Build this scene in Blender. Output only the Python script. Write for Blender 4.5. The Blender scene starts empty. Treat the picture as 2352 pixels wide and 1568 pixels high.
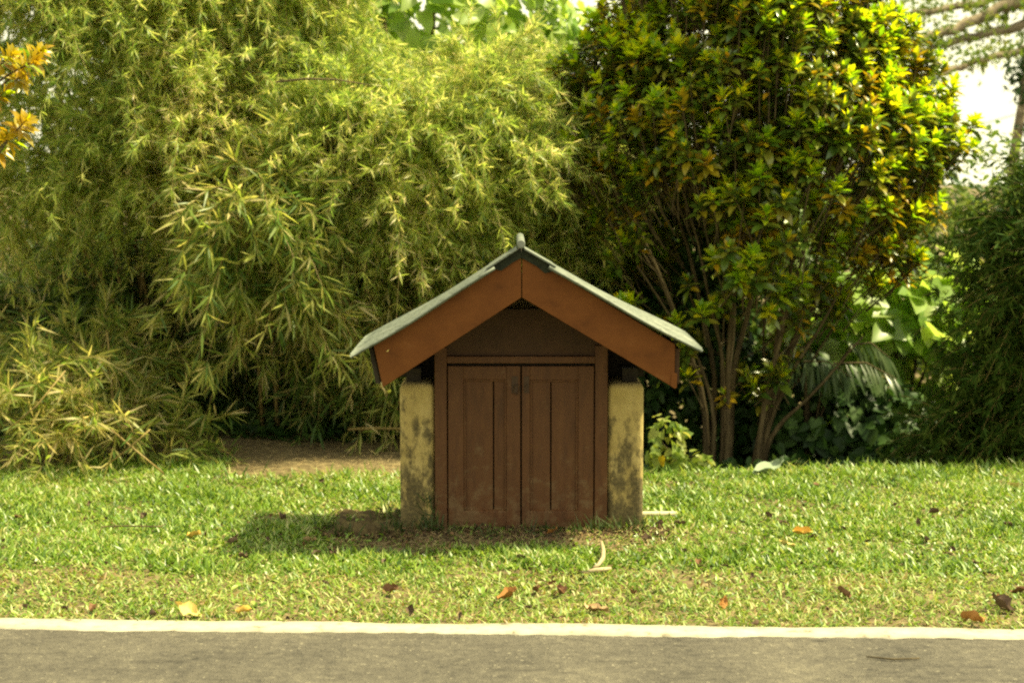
import bpy, math, random
import numpy as np
from mathutils import Vector, Matrix, Euler

random.seed(11)
rng = np.random.default_rng(11)
scene = bpy.context.scene
COL = scene.collection
PI = math.pi
F = 60.0 / 36.0 * 1024.0
CAMZ = 1.97
PITCH = math.radians(6.05)


def at(px, py, Y):
    """point on the vertical plane y = Y seen at a photo pixel (1024 wide); used to measure the place"""
    u = (px - 512.0) / F
    v = -(py - 341.0) / F
    dy = math.cos(PITCH) + v * math.sin(PITCH)
    dz = -math.sin(PITCH) + v * math.cos(PITCH)
    t = Y / dy
    return Vector((u * t, Y, CAMZ + dz * t))


def gat(px, py, z=0.0):
    """point on the ground seen at a photo pixel"""
    u = (px - 512.0) / F
    v = -(py - 341.0) / F
    dy = math.cos(PITCH) + v * math.sin(PITCH)
    dz = -math.sin(PITCH) + v * math.cos(PITCH)
    t = (z - CAMZ) / dz
    return Vector((u * t, dy * t, z))


D = 1024.0 / 2352.0     # measuring scale of the photo view


# ------------------------------------------------------------------ materials
def new_mat(name):
    m = bpy.data.materials.new(name)
    m.use_nodes = True
    nt = m.node_tree
    for n in list(nt.nodes):
        nt.nodes.remove(n)
    out = nt.nodes.new('ShaderNodeOutputMaterial')
    return m, nt, out


def N(nt, typ, **kw):
    n = nt.nodes.new(typ)
    for k, v in kw.items():
        if k in n.inputs.keys() if hasattr(n.inputs, 'keys') else False:
            n.inputs[k].default_value = v
        else:
            setattr(n, k, v)
    return n


def ramp(nt, stops, interp='LINEAR'):
    r = nt.nodes.new('ShaderNodeValToRGB')
    cr = r.color_ramp
    cr.interpolation = interp
    while len(cr.elements) > len(stops):
        cr.elements.remove(cr.elements[-1])
    while len(cr.elements) < len(stops):
        cr.elements.new(1.0)
    for e, (p, c) in zip(cr.elements, stops):
        e.position = p
        e.color = (c[0], c[1], c[2], 1.0)
    return r


def leaf_mat(name, stops, trans=0.45, rough=0.45, spec=0.4, tint=(1.25, 1.15, 0.6), patch=None, interp='LINEAR'):
    """leaf: a colour of its own for every leaf, glossy front, light shines through"""
    m, nt, out = new_mat(name)
    geo = nt.nodes.new('ShaderNodeNewGeometry')
    r = ramp(nt, stops, interp)
    col = r.outputs[0]
    if patch:
        tc = nt.nodes.new('ShaderNodeTexCoord')
        no = nt.nodes.new('ShaderNodeTexNoise')
        no.inputs['Scale'].default_value = patch[0]
        no.inputs['Detail'].default_value = 3.0
        nt.links.new(tc.outputs['Object'], no.inputs['Vector'])
        ma = nt.nodes.new('ShaderNodeMath'); ma.operation = 'MULTIPLY_ADD'
        nt.links.new(no.outputs['Fac'], ma.inputs[0])
        ma.inputs[1].default_value = patch[1]
        sub = nt.nodes.new('ShaderNodeMath'); sub.operation = 'ADD'
        nt.links.new(geo.outputs['Random Per Island'], sub.inputs[0])
        sub.inputs[1].default_value = -0.5 * patch[1]
        nt.links.new(sub.outputs[0], ma.inputs[2])
        ma.use_clamp = True
        nt.links.new(ma.outputs[0], r.inputs[0])
    else:
        nt.links.new(geo.outputs['Random Per Island'], r.inputs[0])
    p = nt.nodes.new('ShaderNodeBsdfPrincipled')
    p.inputs['Roughness'].default_value = rough
    p.inputs['Specular IOR Level'].default_value = spec
    nt.links.new(col, p.inputs['Base Color'])
    t = nt.nodes.new('ShaderNodeBsdfTranslucent')
    mx = nt.nodes.new('ShaderNodeMix'); mx.data_type = 'RGBA'; mx.blend_type = 'MULTIPLY'
    mx.inputs['Factor'].default_value = 1.0
    nt.links.new(col, mx.inputs['A'])
    mx.inputs['B'].default_value = (*tint, 1)
    nt.links.new(mx.outputs['Result'], t.inputs['Color'])
    ms = nt.nodes.new('ShaderNodeMixShader')
    ms.inputs[0].default_value = trans
    nt.links.new(p.outputs[0], ms.inputs[1])
    nt.links.new(t.outputs[0], ms.inputs[2])
    nt.links.new(ms.outputs[0], out.inputs['Surface'])
    return m


def noise_mat(name, stops, scale=8.0, detail=6.0, rough=0.8, bump=0.2, bdist=0.01, stretch=(1, 1, 1), spec=0.3,
              fine=None):
    m, nt, out = new_mat(name)
    tc = nt.nodes.new('ShaderNodeTexCoord')
    mp = nt.nodes.new('ShaderNodeMapping')
    mp.inputs['Scale'].default_value = stretch
    nt.links.new(tc.outputs['Object'], mp.inputs['Vector'])
    no = nt.nodes.new('ShaderNodeTexNoise')
    no.inputs['Scale'].default_value = scale
    no.inputs['Detail'].default_value = detail
    no.inputs['Roughness'].default_value = 0.62
    nt.links.new(mp.outputs[0], no.inputs['Vector'])
    r = ramp(nt, stops)
    nt.links.new(no.outputs['Fac'], r.inputs[0])
    p = nt.nodes.new('ShaderNodeBsdfPrincipled')
    p.inputs['Roughness'].default_value = rough
    p.inputs['Specular IOR Level'].default_value = spec
    nt.links.new(r.outputs[0], p.inputs['Base Color'])
    b = nt.nodes.new('ShaderNodeBump')
    b.inputs['Strength'].default_value = bump
    b.inputs['Distance'].default_value = bdist
    nt.links.new(no.outputs['Fac'], b.inputs['Height'])
    nt.links.new(b.outputs[0], p.inputs['Normal'])
    nt.links.new(p.outputs[0], out.inputs['Surface'])
    return m


# wood paints (weathered oxide-brown)
M_BARGE = noise_mat('oxide_paint', [(0.25, (0.080, 0.029, 0.008)), (0.42, (0.125, 0.044, 0.011)), (0.62, (0.148, 0.053, 0.013)), (0.8, (0.19, 0.082, 0.026))],
                    scale=7, stretch=(1, 1, 1.4), rough=0.8, spec=0.15, bump=0.3, bdist=0.004)
M_DOOR = noise_mat('door_paint', [(0.25, (0.062, 0.025, 0.0085)), (0.5, (0.096, 0.038, 0.012)), (0.78, (0.122, 0.052, 0.017))],
                   scale=6, stretch=(4, 4, 0.8), rough=0.62, bump=0.25, bdist=0.004)


def weather_door(m):
    """dusty splashes of their own shape low on the door and scuffs where the paint has worn"""
    nt = m.node_tree
    p = next(n for n in nt.nodes if n.type == 'BSDF_PRINCIPLED')
    src = p.inputs['Base Color'].links[0].from_socket
    tc = nt.nodes.new('ShaderNodeTexCoord'); sep = nt.nodes.new('ShaderNodeSeparateXYZ')
    nt.links.new(tc.outputs['Object'], sep.inputs[0])
    n1 = nt.nodes.new('ShaderNodeTexNoise'); n1.inputs['Scale'].default_value = 13; n1.inputs['Detail'].default_value = 9
    n1.inputs['Roughness'].default_value = 0.7
    nt.links.new(tc.outputs['Object'], n1.inputs['Vector'])
    mr = nt.nodes.new('ShaderNodeMapRange')
    mr.inputs['From Min'].default_value = 0.0; mr.inputs['From Max'].default_value = 0.5
    mr.inputs['To Min'].default_value = 0.10; mr.inputs['To Max'].default_value = -0.10
    nt.links.new(sep.outputs['Z'], mr.inputs['Value'])
    ad = nt.nodes.new('ShaderNodeMath'); ad.operation = 'ADD'
    nt.links.new(n1.outputs['Fac'], ad.inputs[0]); nt.links.new(mr.outputs[0], ad.inputs[1])
    mk = ramp(nt, [(0.52, (0, 0, 0)), (0.66, (0.75, 0.75, 0.75))])
    nt.links.new(ad.outputs[0], mk.inputs[0])
    mx = nt.nodes.new('ShaderNodeMix'); mx.data_type = 'RGBA'
    nt.links.new(mk.outputs[0], mx.inputs['Factor']); nt.links.new(src, mx.inputs['A'])
    mx.inputs['B'].default_value = (0.15, 0.092, 0.042, 1)
    nt.links.new(mx.outputs['Result'], p.inputs['Base Color'])


weather_door(M_DOOR)
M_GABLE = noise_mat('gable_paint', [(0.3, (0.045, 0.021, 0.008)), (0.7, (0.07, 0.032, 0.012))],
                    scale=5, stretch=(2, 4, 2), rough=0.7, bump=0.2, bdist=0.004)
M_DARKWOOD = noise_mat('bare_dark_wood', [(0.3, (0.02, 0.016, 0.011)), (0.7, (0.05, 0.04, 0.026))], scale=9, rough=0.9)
M_RIDGE_SHADE = noise_mat('ridge_stain_shade', [(0.3, (0.010, 0.013, 0.008)), (0.7, (0.028, 0.033, 0.018))], scale=30, rough=0.95, bump=0.6)  # green-black that stands for stain and shadow below the cap
M_IRON = noise_mat('rusty_iron', [(0.3, (0.045, 0.024, 0.012)), (0.7, (0.075, 0.04, 0.02))], scale=40, rough=0.6)


def sheet_material():
    m, nt, out = new_mat('roof_sheet_weathered')
    tc = nt.nodes.new('ShaderNodeTexCoord')
    n1 = nt.nodes.new('ShaderNodeTexNoise'); n1.inputs['Scale'].default_value = 7; n1.inputs['Detail'].default_value = 8
    n2 = nt.nodes.new('ShaderNodeTexNoise'); n2.inputs['Scale'].default_value = 45; n2.inputs['Detail'].default_value = 4
    nt.links.new(tc.outputs['Object'], n1.inputs['Vector'])
    nt.links.new(tc.outputs['Object'], n2.inputs['Vector'])
    r1 = ramp(nt, [(0.3, (0.095, 0.115, 0.088)), (0.55, (0.15, 0.17, 0.13)), (0.75, (0.24, 0.25, 0.20))])
    nt.links.new(n1.outputs['Fac'], r1.inputs[0])
    r2 = ramp(nt, [(0.30, (0.25, 0.25, 0.17)), (0.50, (1, 1, 1))])
    nt.links.new(n2.outputs['Fac'], r2.inputs[0])
    mx = nt.nodes.new('ShaderNodeMix'); mx.data_type = 'RGBA'; mx.blend_type = 'MULTIPLY'
    mx.inputs['Factor'].default_value = 0.7
    nt.links.new(r1.outputs[0], mx.inputs['A']); nt.links.new(r2.outputs[0], mx.inputs['B'])
    p = nt.nodes.new('ShaderNodeBsdfPrincipled'); p.inputs['Roughness'].default_value = 0.65
    nt.links.new(mx.outputs['Result'], p.inputs['Base Color'])
    b = nt.nodes.new('ShaderNodeBump'); b.inputs['Strength'].default_value = 0.2; b.inputs['Distance'].default_value = 0.004
    nt.links.new(n2.outputs['Fac'], b.inputs['Height']); nt.links.new(b.outputs[0], p.inputs['Normal'])
    nt.links.new(p.outputs[0], out.inputs['Surface'])
    return m


M_SHEET = sheet_material()


def plaster_material():
    """cream limewash with black mould blotches of their own shape, denser near the ground"""
    m, nt, out = new_mat('stained_limewash')
    tc = nt.nodes.new('ShaderNodeTexCoord')
    sep = nt.nodes.new('ShaderNodeSeparateXYZ')
    nt.links.new(tc.outputs['Object'], sep.inputs[0])
    n0 = nt.nodes.new('ShaderNodeTexNoise'); n0.inputs['Scale'].default_value = 9; n0.inputs['Detail'].default_value = 5
    n1 = nt.nodes.new('ShaderNodeTexNoise'); n1.inputs['Scale'].default_value = 10; n1.inputs['Detail'].default_value = 10
    n1.inputs['Roughness'].default_value = 0.68
    n2 = nt.nodes.new('ShaderNodeTexNoise'); n2.inputs['Scale'].default_value = 60; n2.inputs['Detail'].default_value = 3
    for n in (n0, n2):
        nt.links.new(tc.outputs['Object'], n.inputs['Vector'])
    mp = nt.nodes.new('ShaderNodeMapping'); mp.inputs['Scale'].default_value = (1.5, 1.0, 0.75)
    nt.links.new(tc.outputs['Object'], mp.inputs['Vector']); nt.links.new(mp.outputs[0], n1.inputs['Vector'])
    base = ramp(nt, [(0.3, (0.32, 0.235, 0.075)), (0.55, (0.43, 0.325, 0.115)), (0.75, (0.50, 0.39, 0.16))])
    nt.links.new(n0.outputs['Fac'], base.inputs[0])
    # mould amount = noise - k*height
    mr = nt.nodes.new('ShaderNodeMapRange')
    mr.inputs['From Min'].default_value = 0.0; mr.inputs['From Max'].default_value = 0.72
    mr.inputs['To Min'].default_value = 0.15; mr.inputs['To Max'].default_value = -0.06
    nt.links.new(sep.outputs['Z'], mr.inputs['Value'])
    ad = nt.nodes.new('ShaderNodeMath'); ad.operation = 'ADD'
    nt.links.new(n1.outputs['Fac'], ad.inputs[0]); nt.links.new(mr.outputs[0], ad.inputs[1])
    mk = ramp(nt, [(0.49, (0, 0, 0)), (0.60, (0.9, 0.9, 0.9))])
    nt.links.new(ad.outputs[0], mk.inputs[0])
    stain = ramp(nt, [(0.35, (0.04, 0.032, 0.014)), (0.65, (0.13, 0.098, 0.038))])
    nt.links.new(n2.outputs['Fac'], stain.inputs[0])
    mx = nt.nodes.new('ShaderNodeMix'); mx.data_type = 'RGBA'
    nt.links.new(mk.outputs[0], mx.inputs['Factor'])
    nt.links.new(base.outputs[0], mx.inputs['A']); nt.links.new(stain.outputs[0], mx.inputs['B'])
    p = nt.nodes.new('ShaderNodeBsdfPrincipled'); p.inputs['Roughness'].default_value = 0.9
    nt.links.new(mx.outputs['Result'], p.inputs['Base Color'])
    b = nt.nodes.new('ShaderNodeBump'); b.inputs['Strength'].default_value = 0.9; b.inputs['Distance'].default_value = 0.010
    nt.links.new(n1.outputs['Fac'], b.inputs['Height']); nt.links.new(b.outputs[0], p.inputs['Normal'])
    nt.links.new(p.outputs[0], out.inputs['Surface'])
    return m


M_WALL = plaster_material()


def asphalt_material():
    m, nt, out = new_mat('old_asphalt')
    tc = nt.nodes.new('ShaderNodeTexCoord')
    n0 = nt.nodes.new('ShaderNodeTexNoise'); n0.inputs['Scale'].default_value = 2.2; n0.inputs['Detail'].default_value = 6
    n1 = nt.nodes.new('ShaderNodeTexNoise'); n1.inputs['Scale'].default_value = 20; n1.inputs['Detail'].default_value = 8
    n1.inputs['Roughness'].default_value = 0.7
    v = nt.nodes.new('ShaderNodeTexVoronoi'); v.inputs['Scale'].default_value = 95
    for n in (n0, n1, v):
        nt.links.new(tc.outputs['Object'], n.inputs['Vector'])
    base = ramp(nt, [(0.33, (0.03, 0.026, 0.018)), (0.44, (0.078, 0.068, 0.049)), (0.55, (0.112, 0.098, 0.070)), (0.70, (0.20, 0.175, 0.12))])
    mixn = nt.nodes.new('ShaderNodeMix'); mixn.data_type = 'FLOAT'
    mixn.inputs['Factor'].default_value = 0.58
    nt.links.new(n0.outputs['Fac'], mixn.inputs['A']); nt.links.new(n1.outputs['Fac'], mixn.inputs['B'])
    nt.links.new(mixn.outputs['Result'], base.inputs[0])
    st = ramp(nt, [(0.0, (0.0, 0.0, 0.0)), (0.975, (0, 0, 0)), (0.995, (0.7, 0.7, 0.7))])
    sepc = nt.nodes.new('ShaderNodeSeparateColor')
    nt.links.new(v.outputs['Color'], sepc.inputs[0])
    nt.links.new(sepc.outputs[0], st.inputs[0])
    mx = nt.nodes.new('ShaderNodeMix'); mx.data_type = 'RGBA'
    nt.links.new(st.outputs[0], mx.inputs['Factor'])
    nt.links.new(base.outputs[0], mx.inputs['A']); mx.inputs['B'].default_value = (0.26, 0.23, 0.16, 1)
    mpw = nt.nodes.new('ShaderNodeMapping'); mpw.inputs['Scale'].default_value = (2.2, 7.0, 1.0)
    nt.links.new(tc.outputs['Object'], mpw.inputs['Vector'])
    nw = nt.nodes.new('ShaderNodeTexNoise'); nw.inputs['Scale'].default_value = 2.4; nw.inputs['Detail'].default_value = 10
    nw.inputs['Roughness'].default_value = 0.72
    nt.links.new(mpw.outputs[0], nw.inputs['Vector'])
    rw = ramp(nt, [(0.34, (0.5, 0.49, 0.48)), (0.46, (0.97, 0.97, 0.97)), (0.62, (1.0, 1.0, 1.0)), (0.72, (1.5, 1.48, 1.4))])
    nt.links.new(nw.outputs['Fac'], rw.inputs[0])
    mw = nt.nodes.new('ShaderNodeMix'); mw.data_type = 'RGBA'; mw.blend_type = 'MULTIPLY'; mw.inputs['Factor'].default_value = 1.0
    nt.links.new(mx.outputs['Result'], mw.inputs['A']); nt.links.new(rw.outputs[0], mw.inputs['B'])
    p = nt.nodes.new('ShaderNodeBsdfPrincipled'); p.inputs['Roughness'].default_value = 0.88
    nt.links.new(mw.outputs['Result'], p.inputs['Base Color'])
    b = nt.nodes.new('ShaderNodeBump'); b.inputs['Strength'].default_value = 1.0; b.inputs['Distance'].default_value = 0.02
    nt.links.new(n1.outputs['Fac'], b.inputs['Height'])
    b2 = nt.nodes.new('ShaderNodeBump'); b2.inputs['Strength'].default_value = 0.6; b2.inputs['Distance'].default_value = 0.006
    nt.links.new(v.outputs['Distance'], b2.inputs['Height']); nt.links.new(b.outputs[0], b2.inputs['Normal'])
    nt.links.new(b2.outputs[0], p.inputs['Normal'])
    nt.links.new(p.outputs[0], out.inputs['Surface'])
    return m


M_ASPHALT = asphalt_material()
M_KERB = noise_mat('white_kerb_paint', [(0.30, (0.17, 0.15, 0.10)), (0.40, (0.38, 0.345, 0.255)), (0.7, (0.45, 0.42, 0.325))],
                   scale=18, rough=0.8, bump=0.4, bdist=0.006)
M_SOIL = noise_mat('lawn_soil', [(0.3, (0.06, 0.045, 0.02)), (0.5, (0.14, 0.105, 0.048)), (0.72, (0.27, 0.21, 0.10))],
                   scale=14, detail=9, rough=0.95, bump=0.8, bdist=0.02)
M_SLAB = noise_mat('mossy_concrete', [(0.3, (0.03, 0.021, 0.010)), (0.5, (0.085, 0.06, 0.024)), (0.72, (0.18, 0.145, 0.05))],
                   scale=12, detail=9, rough=0.95, bump=0.8, bdist=0.012)
M_PALE = noise_mat('pale_concrete', [(0.3, (0.45, 0.40, 0.24)), (0.7, (0.62, 0.56, 0.38))], scale=15, rough=0.9)
M_BARK = noise_mat('brown_bark', [(0.3, (0.05, 0.036, 0.016)), (0.55, (0.10, 0.074, 0.034)), (0.75, (0.19, 0.145, 0.07))],
                   scale=18, stretch=(1, 1, 0.25), rough=0.9, bump=0.6, bdist=0.01)
M_LIMB = noise_mat('pale_bark', [(0.3, (0.11, 0.085, 0.055)), (0.55, (0.24, 0.19, 0.12)), (0.75, (0.40, 0.33, 0.22))],
                   scale=9, rough=0.9, bump=0.5, bdist=0.02)
M_CANE = noise_mat('bamboo_cane', [(0.3, (0.20, 0.14, 0.045)), (0.7, (0.36, 0.26, 0.09))], scale=8, rough=0.55)
M_WIRE = noise_mat('wire_sheath', [(0.3, (0.03, 0.03, 0.03)), (0.7, (0.06, 0.06, 0.06))], scale=8)

# leaves
M_BAMBOO = leaf_mat('bamboo_leaf', [(0.0, (0.11, 0.20, 0.04)), (0.3, (0.28, 0.39, 0.065)), (0.6, (0.46, 0.53, 0.115)), (0.86, (0.62, 0.60, 0.22)), (1.0, (0.74, 0.62, 0.36))], trans=0.62, rough=0.4, spec=0.5, patch=(0.9, 0.9), tint=(1.35, 1.3, 0.95))
M_BAMBOO_D = leaf_mat('bamboo_leaf_green_shaded', [(0.0, (0.04, 0.09, 0.02)), (0.4, (0.09, 0.165, 0.03)), (0.8, (0.18, 0.25, 0.05)), (1.0, (0.36, 0.31, 0.12))], trans=0.4, rough=0.4, patch=(1.1, 0.7))  # greener leaf, its colour lowered further to stand for the hollows' shade
M_BAMBOO_T = leaf_mat('bamboo_leaf_straw', [(0.0, (0.10, 0.19, 0.035)), (0.35, (0.23, 0.30, 0.055)), (0.7, (0.42, 0.42, 0.11)), (1.0, (0.64, 0.53, 0.27))], trans=0.58, rough=0.42, spec=0.4, patch=(1.2, 0.9), tint=(1.3, 1.25, 0.8))
M_FINE = leaf_mat('fine_dark_leaf', [(0.0, (0.025, 0.062, 0.008)), (0.5, (0.05, 0.095, 0.012)), (1.0, (0.10, 0.135, 0.02))],
                  trans=0.35, rough=0.7, spec=0.1, patch=(1.2, 0.5))
M_GRASS = leaf_mat('lawn_grass', [(0.0, (0.055, 0.115, 0.014)), (0.3, (0.13, 0.235, 0.024)), (0.6, (0.22, 0.345, 0.042)), (0.85, (0.36, 0.45, 0.10)), (1.0, (0.48, 0.46, 0.21))], trans=0.38, rough=0.38, spec=0.5,
                   tint=(1.2, 1.2, 0.6), patch=(1.3, 0.8))
M_GRASS2 = leaf_mat('verge_grass', [(0.0, (0.075, 0.145, 0.017)), (0.3, (0.17, 0.27, 0.03)), (0.64, (0.30, 0.39, 0.07)), (0.9, (0.48, 0.48, 0.19)), (1.0, (0.32, 0.21, 0.09))], trans=0.3, rough=0.45,
                    tint=(1.2, 1.15, 0.6), patch=(2.2, 0.9))
M_CR_NEW = leaf_mat('croton_new_leaf', [(0.0, (0.17, 0.34, 0.014)), (0.4, (0.31, 0.47, 0.018)), (0.8, (0.52, 0.58, 0.022)), (1.0, (0.62, 0.53, 0.02))],
                    trans=0.6, rough=0.3, spec=0.5, tint=(1.5, 1.4, 0.35))
M_CR_MID = leaf_mat('croton_leaf', [(0.0, (0.048, 0.095, 0.013)), (0.4, (0.088, 0.145, 0.016)), (0.75, (0.145, 0.18, 0.019)), (1.0, (0.23, 0.21, 0.022))],
                    trans=0.22, rough=0.28, spec=0.55, tint=(1.4, 1.2, 0.4))
M_CR_OLD = leaf_mat('croton_old_leaf', [(0.0, (0.15, 0.16, 0.014)), (0.5, (0.34, 0.27, 0.014)), (0.8, (0.52, 0.35, 0.016)), (1.0, (0.56, 0.32, 0.02))],
                    trans=0.4, rough=0.3, spec=0.5, tint=(1.3, 1.1, 0.4))
M_CR_YEL = leaf_mat('croton_yellow_leaf', [(0.0, (0.36, 0.29, 0.012)), (0.6, (0.46, 0.34, 0.014)), (1.0, (0.44, 0.27, 0.014))],
                    trans=0.45, rough=0.3, spec=0.5, tint=(1.2, 1.1, 0.4))
M_HEART = leaf_mat('heart_leaf', [(0.0, (0.18, 0.32, 0.05)), (0.5, (0.32, 0.46, 0.09)), (1.0, (0.45, 0.54, 0.18))], tint=(1.35, 1.3, 0.7), trans=0.55, rough=0.35, spec=0.5)
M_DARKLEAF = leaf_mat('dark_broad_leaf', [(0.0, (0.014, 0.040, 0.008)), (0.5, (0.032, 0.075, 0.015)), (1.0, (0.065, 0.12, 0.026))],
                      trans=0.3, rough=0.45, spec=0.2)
M_VINE = leaf_mat('vine_leaf', [(0.0, (0.10, 0.19, 0.03)), (0.5, (0.19, 0.30, 0.06)), (1.0, (0.34, 0.41, 0.14))], trans=0.45, rough=0.35, spec=0.5)
M_FAR = leaf_mat('far_leaf', [(0.0, (0.08, 0.15, 0.025)), (0.5, (0.15, 0.23, 0.04)), (1.0, (0.26, 0.30, 0.08))], trans=0.45, rough=0.7, spec=0.1)
M_PALM = leaf_mat('palm_leaflet', [(0.0, (0.04, 0.075, 0.025)), (1.0, (0.09, 0.125, 0.05))], trans=0.3, rough=0.3, spec=0.15)
M_PLANT = leaf_mat('light_plant_leaf', [(0.0, (0.13, 0.22, 0.03)), (0.6, (0.25, 0.33, 0.06)), (1.0, (0.42, 0.42, 0.14))], trans=0.45, rough=0.4)
M_WEED = leaf_mat('shade_weed', [(0.0, (0.03, 0.06, 0.015)), (1.0, (0.085, 0.12, 0.03))], trans=0.35, rough=0.5)


def flat_leaf(name, c1, c2):
    return noise_mat(name, [(0.3, c1), (0.7, c2)], scale=40, rough=0.7, bump=0.3, bdist=0.003)


M_L_YEL = flat_leaf('yellow_dead_leaf', (0.50, 0.38, 0.10), (0.66, 0.52, 0.18))
M_L_GOLD = flat_leaf('golden_dead_leaf', (0.50, 0.30, 0.05), (0.62, 0.42, 0.09))
M_L_ORA = flat_leaf('orange_dead_leaf', (0.30, 0.13, 0.03), (0.42, 0.20, 0.05))
M_L_TAN = flat_leaf('tan_dead_leaf', (0.34, 0.22, 0.11), (0.46, 0.32, 0.17))
M_L_RED = flat_leaf('red_brown_dead_leaf', (0.13, 0.065, 0.03), (0.22, 0.11, 0.05))
M_L_DARK = flat_leaf('dark_dead_leaf', (0.07, 0.045, 0.028), (0.15, 0.095, 0.055))
M_L_GREY = flat_leaf('grey_green_leaf', (0.20, 0.26, 0.16), (0.28, 0.34, 0.22))
M_STICK = flat_leaf('bleached_bark', (0.33, 0.26, 0.14), (0.45, 0.37, 0.22))


# ------------------------------------------------------------------ mesh helpers
def np_mesh(name, V, faces_by_n, mats, midx=None):
    """V (n,3); faces_by_n: list of int arrays (k,3) or (k,4); midx: list of matching material index arrays"""
    me = bpy.data.meshes.new(name)
    V = np.asarray(V, dtype=np.float32)
    me.vertices.add(len(V))
    me.vertices.foreach_set('co', V.ravel())
    loops, starts, tot, mi = [], [], 0, []
    for i, f in enumerate(faces_by_n):
        f = np.asarray(f, dtype=np.int32)
        if len(f) == 0:
            continue
        k = f.shape[1]
        loops.append(f.ravel())
        starts.append(tot + np.arange(len(f), dtype=np.int32) * k)
        tot += f.size
        mi.append(np.zeros(len(f), np.int32) if midx is None else np.asarray(midx[i], np.int32))
    loops = np.concatenate(loops); starts = np.concatenate(starts); mi = np.concatenate(mi)
    me.loops.add(len(loops))
    me.loops.foreach_set('vertex_index', loops)
    me.polygons.add(len(starts))
    me.polygons.foreach_set('loop_start', starts)
    me.polygons.foreach_set('material_index', mi)
    for m in mats:
        me.materials.append(m)
    me.update(calc_edges=True)
    me.validate()
    return me


def link(name, me, parent=None, loc=None):
    o = bpy.data.objects.new(name, me)
    COL.objects.link(o)
    if parent is not None:
        o.parent = parent
    if loc is not None:
        o.location = loc
    return o


def thing(name, label, cat, loc=(0, 0, 0), group=None):
    o = bpy.data.objects.new(name, None)
    o.empty_display_size = 0.1
    COL.objects.link(o)
    o.location = loc
    o['label'] = label; o['category'] = cat
    if group:
        o['group'] = group
    return o


def tag(o, label=None, cat=None, group=None, kind=None):
    if label: o['label'] = label
    if cat: o['category'] = cat
    if group: o['group'] = group
    if kind: o['kind'] = kind
    return o


class MB:
    """collects polygons for one mesh"""
    def __init__(self):
        self.v = []; self.f = []; self.m = []; self.smooth = False

    def add(self, vs, fs, mi=0):
        b = len(self.v)
        self.v += [tuple(p) for p in vs]
        for f in fs:
            self.f.append([b + i for i in f]); self.m.append(mi)

    def box(self, x0, x1, y0, y1, z0, z1, mi=0):
        self.add([(x0, y0, z0), (x1, y0, z0), (x1, y1, z0), (x0, y1, z0), (x0, y0, z1), (x1, y0, z1), (x1, y1, z1), (x0, y1, z1)],
                 [(0, 3, 2, 1), (4, 5, 6, 7), (0, 1, 5, 4), (1, 2, 6, 5), (2, 3, 7, 6), (3, 0, 4, 7)], mi)

    def prism(self, poly, y0, y1, mi=0):
        """poly: list of (x,z), counter-clockwise seen from -y"""
        n = len(poly)
        vs = [(x, y0, z) for x, z in poly] + [(x, y1, z) for x, z in poly]
        fs = [tuple(range(n)), tuple(range(2 * n - 1, n - 1, -1))]
        for i in range(n):
            j = (i + 1) % n
            fs.append((i, n + i, n + j, j))
        self.add(vs, fs, mi)

    def tube(self, pts, rad, sides=6, mi=0, cap=True):
        pts = [Vector(p) for p in pts]
        n = len(pts)
        if not hasattr(rad, '__len__'):
            rad = [rad] * n
        vs, fs = [], []
        ref = Vector((0.31, 0.17, 0.93)).normalized()
        for i, p in enumerate(pts):
            t = (pts[min(i + 1, n - 1)] - pts[max(i - 1, 0)]).normalized()
            a = t.cross(ref)
            if a.length < 1e-3:
                a = t.cross(Vector((1, 0, 0)))
            a.normalize(); b = t.cross(a)
            for k in range(sides):
                th = 2 * PI * k / sides
                vs.append(p + (a * math.cos(th) + b * math.sin(th)) * rad[i])
        for i in range(n - 1):
            for k in range(sides):
                k2 = (k + 1) % sides
                fs.append((i * sides + k, i * sides + k2, (i + 1) * sides + k2, (i + 1) * sides + k))
        if cap:
            fs.append(tuple(range(sides - 1, -1, -1)))
            fs.append(tuple((n - 1) * sides + k for k in range(sides)))
        self.add(vs, fs, mi)

    def build(self, name, mats, parent=None, bevel=0.0, smooth=False, segs=2):
        me = bpy.data.meshes.new(name)
        me.from_pydata(self.v, [], self.f)
        if not isinstance(mats, (list, tuple)):
            mats = [mats]
        for m in mats:
            me.materials.append(m)
        me.polygons.foreach_set('material_index', self.m)
        if smooth:
            me.polygons.foreach_set('use_smooth', [True] * len(me.polygons))
        me.update(); me.validate()
        o = link(name, me, parent)
        if bevel:
            b = o.modifiers.new('bevel', 'BEVEL'); b.width = bevel; b.segments = segs
            b.limit_method = 'ANGLE'; b.angle_limit = math.radians(40)
        return o


# ---- vectorised leaves
def unit(a):
    return a / np.maximum(np.linalg.norm(a, axis=-1, keepdims=True), 1e-9)


T_LANCE = dict(  # narrow blade: (width, length) pairs, faces
    v=[(0, 0, 0), (-.5, .34, 0), (.5, .34, 0), (-.38, .70, 0), (.38, .70, 0), (0, 1, 0)],
    t=[(0, 2, 1), (3, 4, 5)], q=[(1, 2, 4, 3)])
T_LEAF = dict(   # folded oval leaf with midrib
    v=[(0, 0, 0), (0, .38, 0), (0, .72, 0), (0, 1, 0), (-.5, .40, 1), (-.40, .72, 1), (.5, .40, 1), (.40, .72, 1)],
    t=[(0, 1, 4), (0, 6, 1), (2, 3, 5), (2, 7, 3)], q=[(1, 2, 5, 4), (1, 6, 7, 2)])
T_HEART = dict(
    v=[(0, .08, 0), (0, .5, 0), (0, 1, 0), (-.26, -.04, .6), (-.5, .22, 1), (-.36, .62, .8), (.26, -.04, .6), (.5, .22, 1), (.36, .62, .8)],
    t=[(1, 2, 5), (1, 8, 2)], q=[(0, 1, 4, 3), (0, 6, 7, 1)], t2=[(1, 5, 4), (1, 7, 8)])
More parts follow.
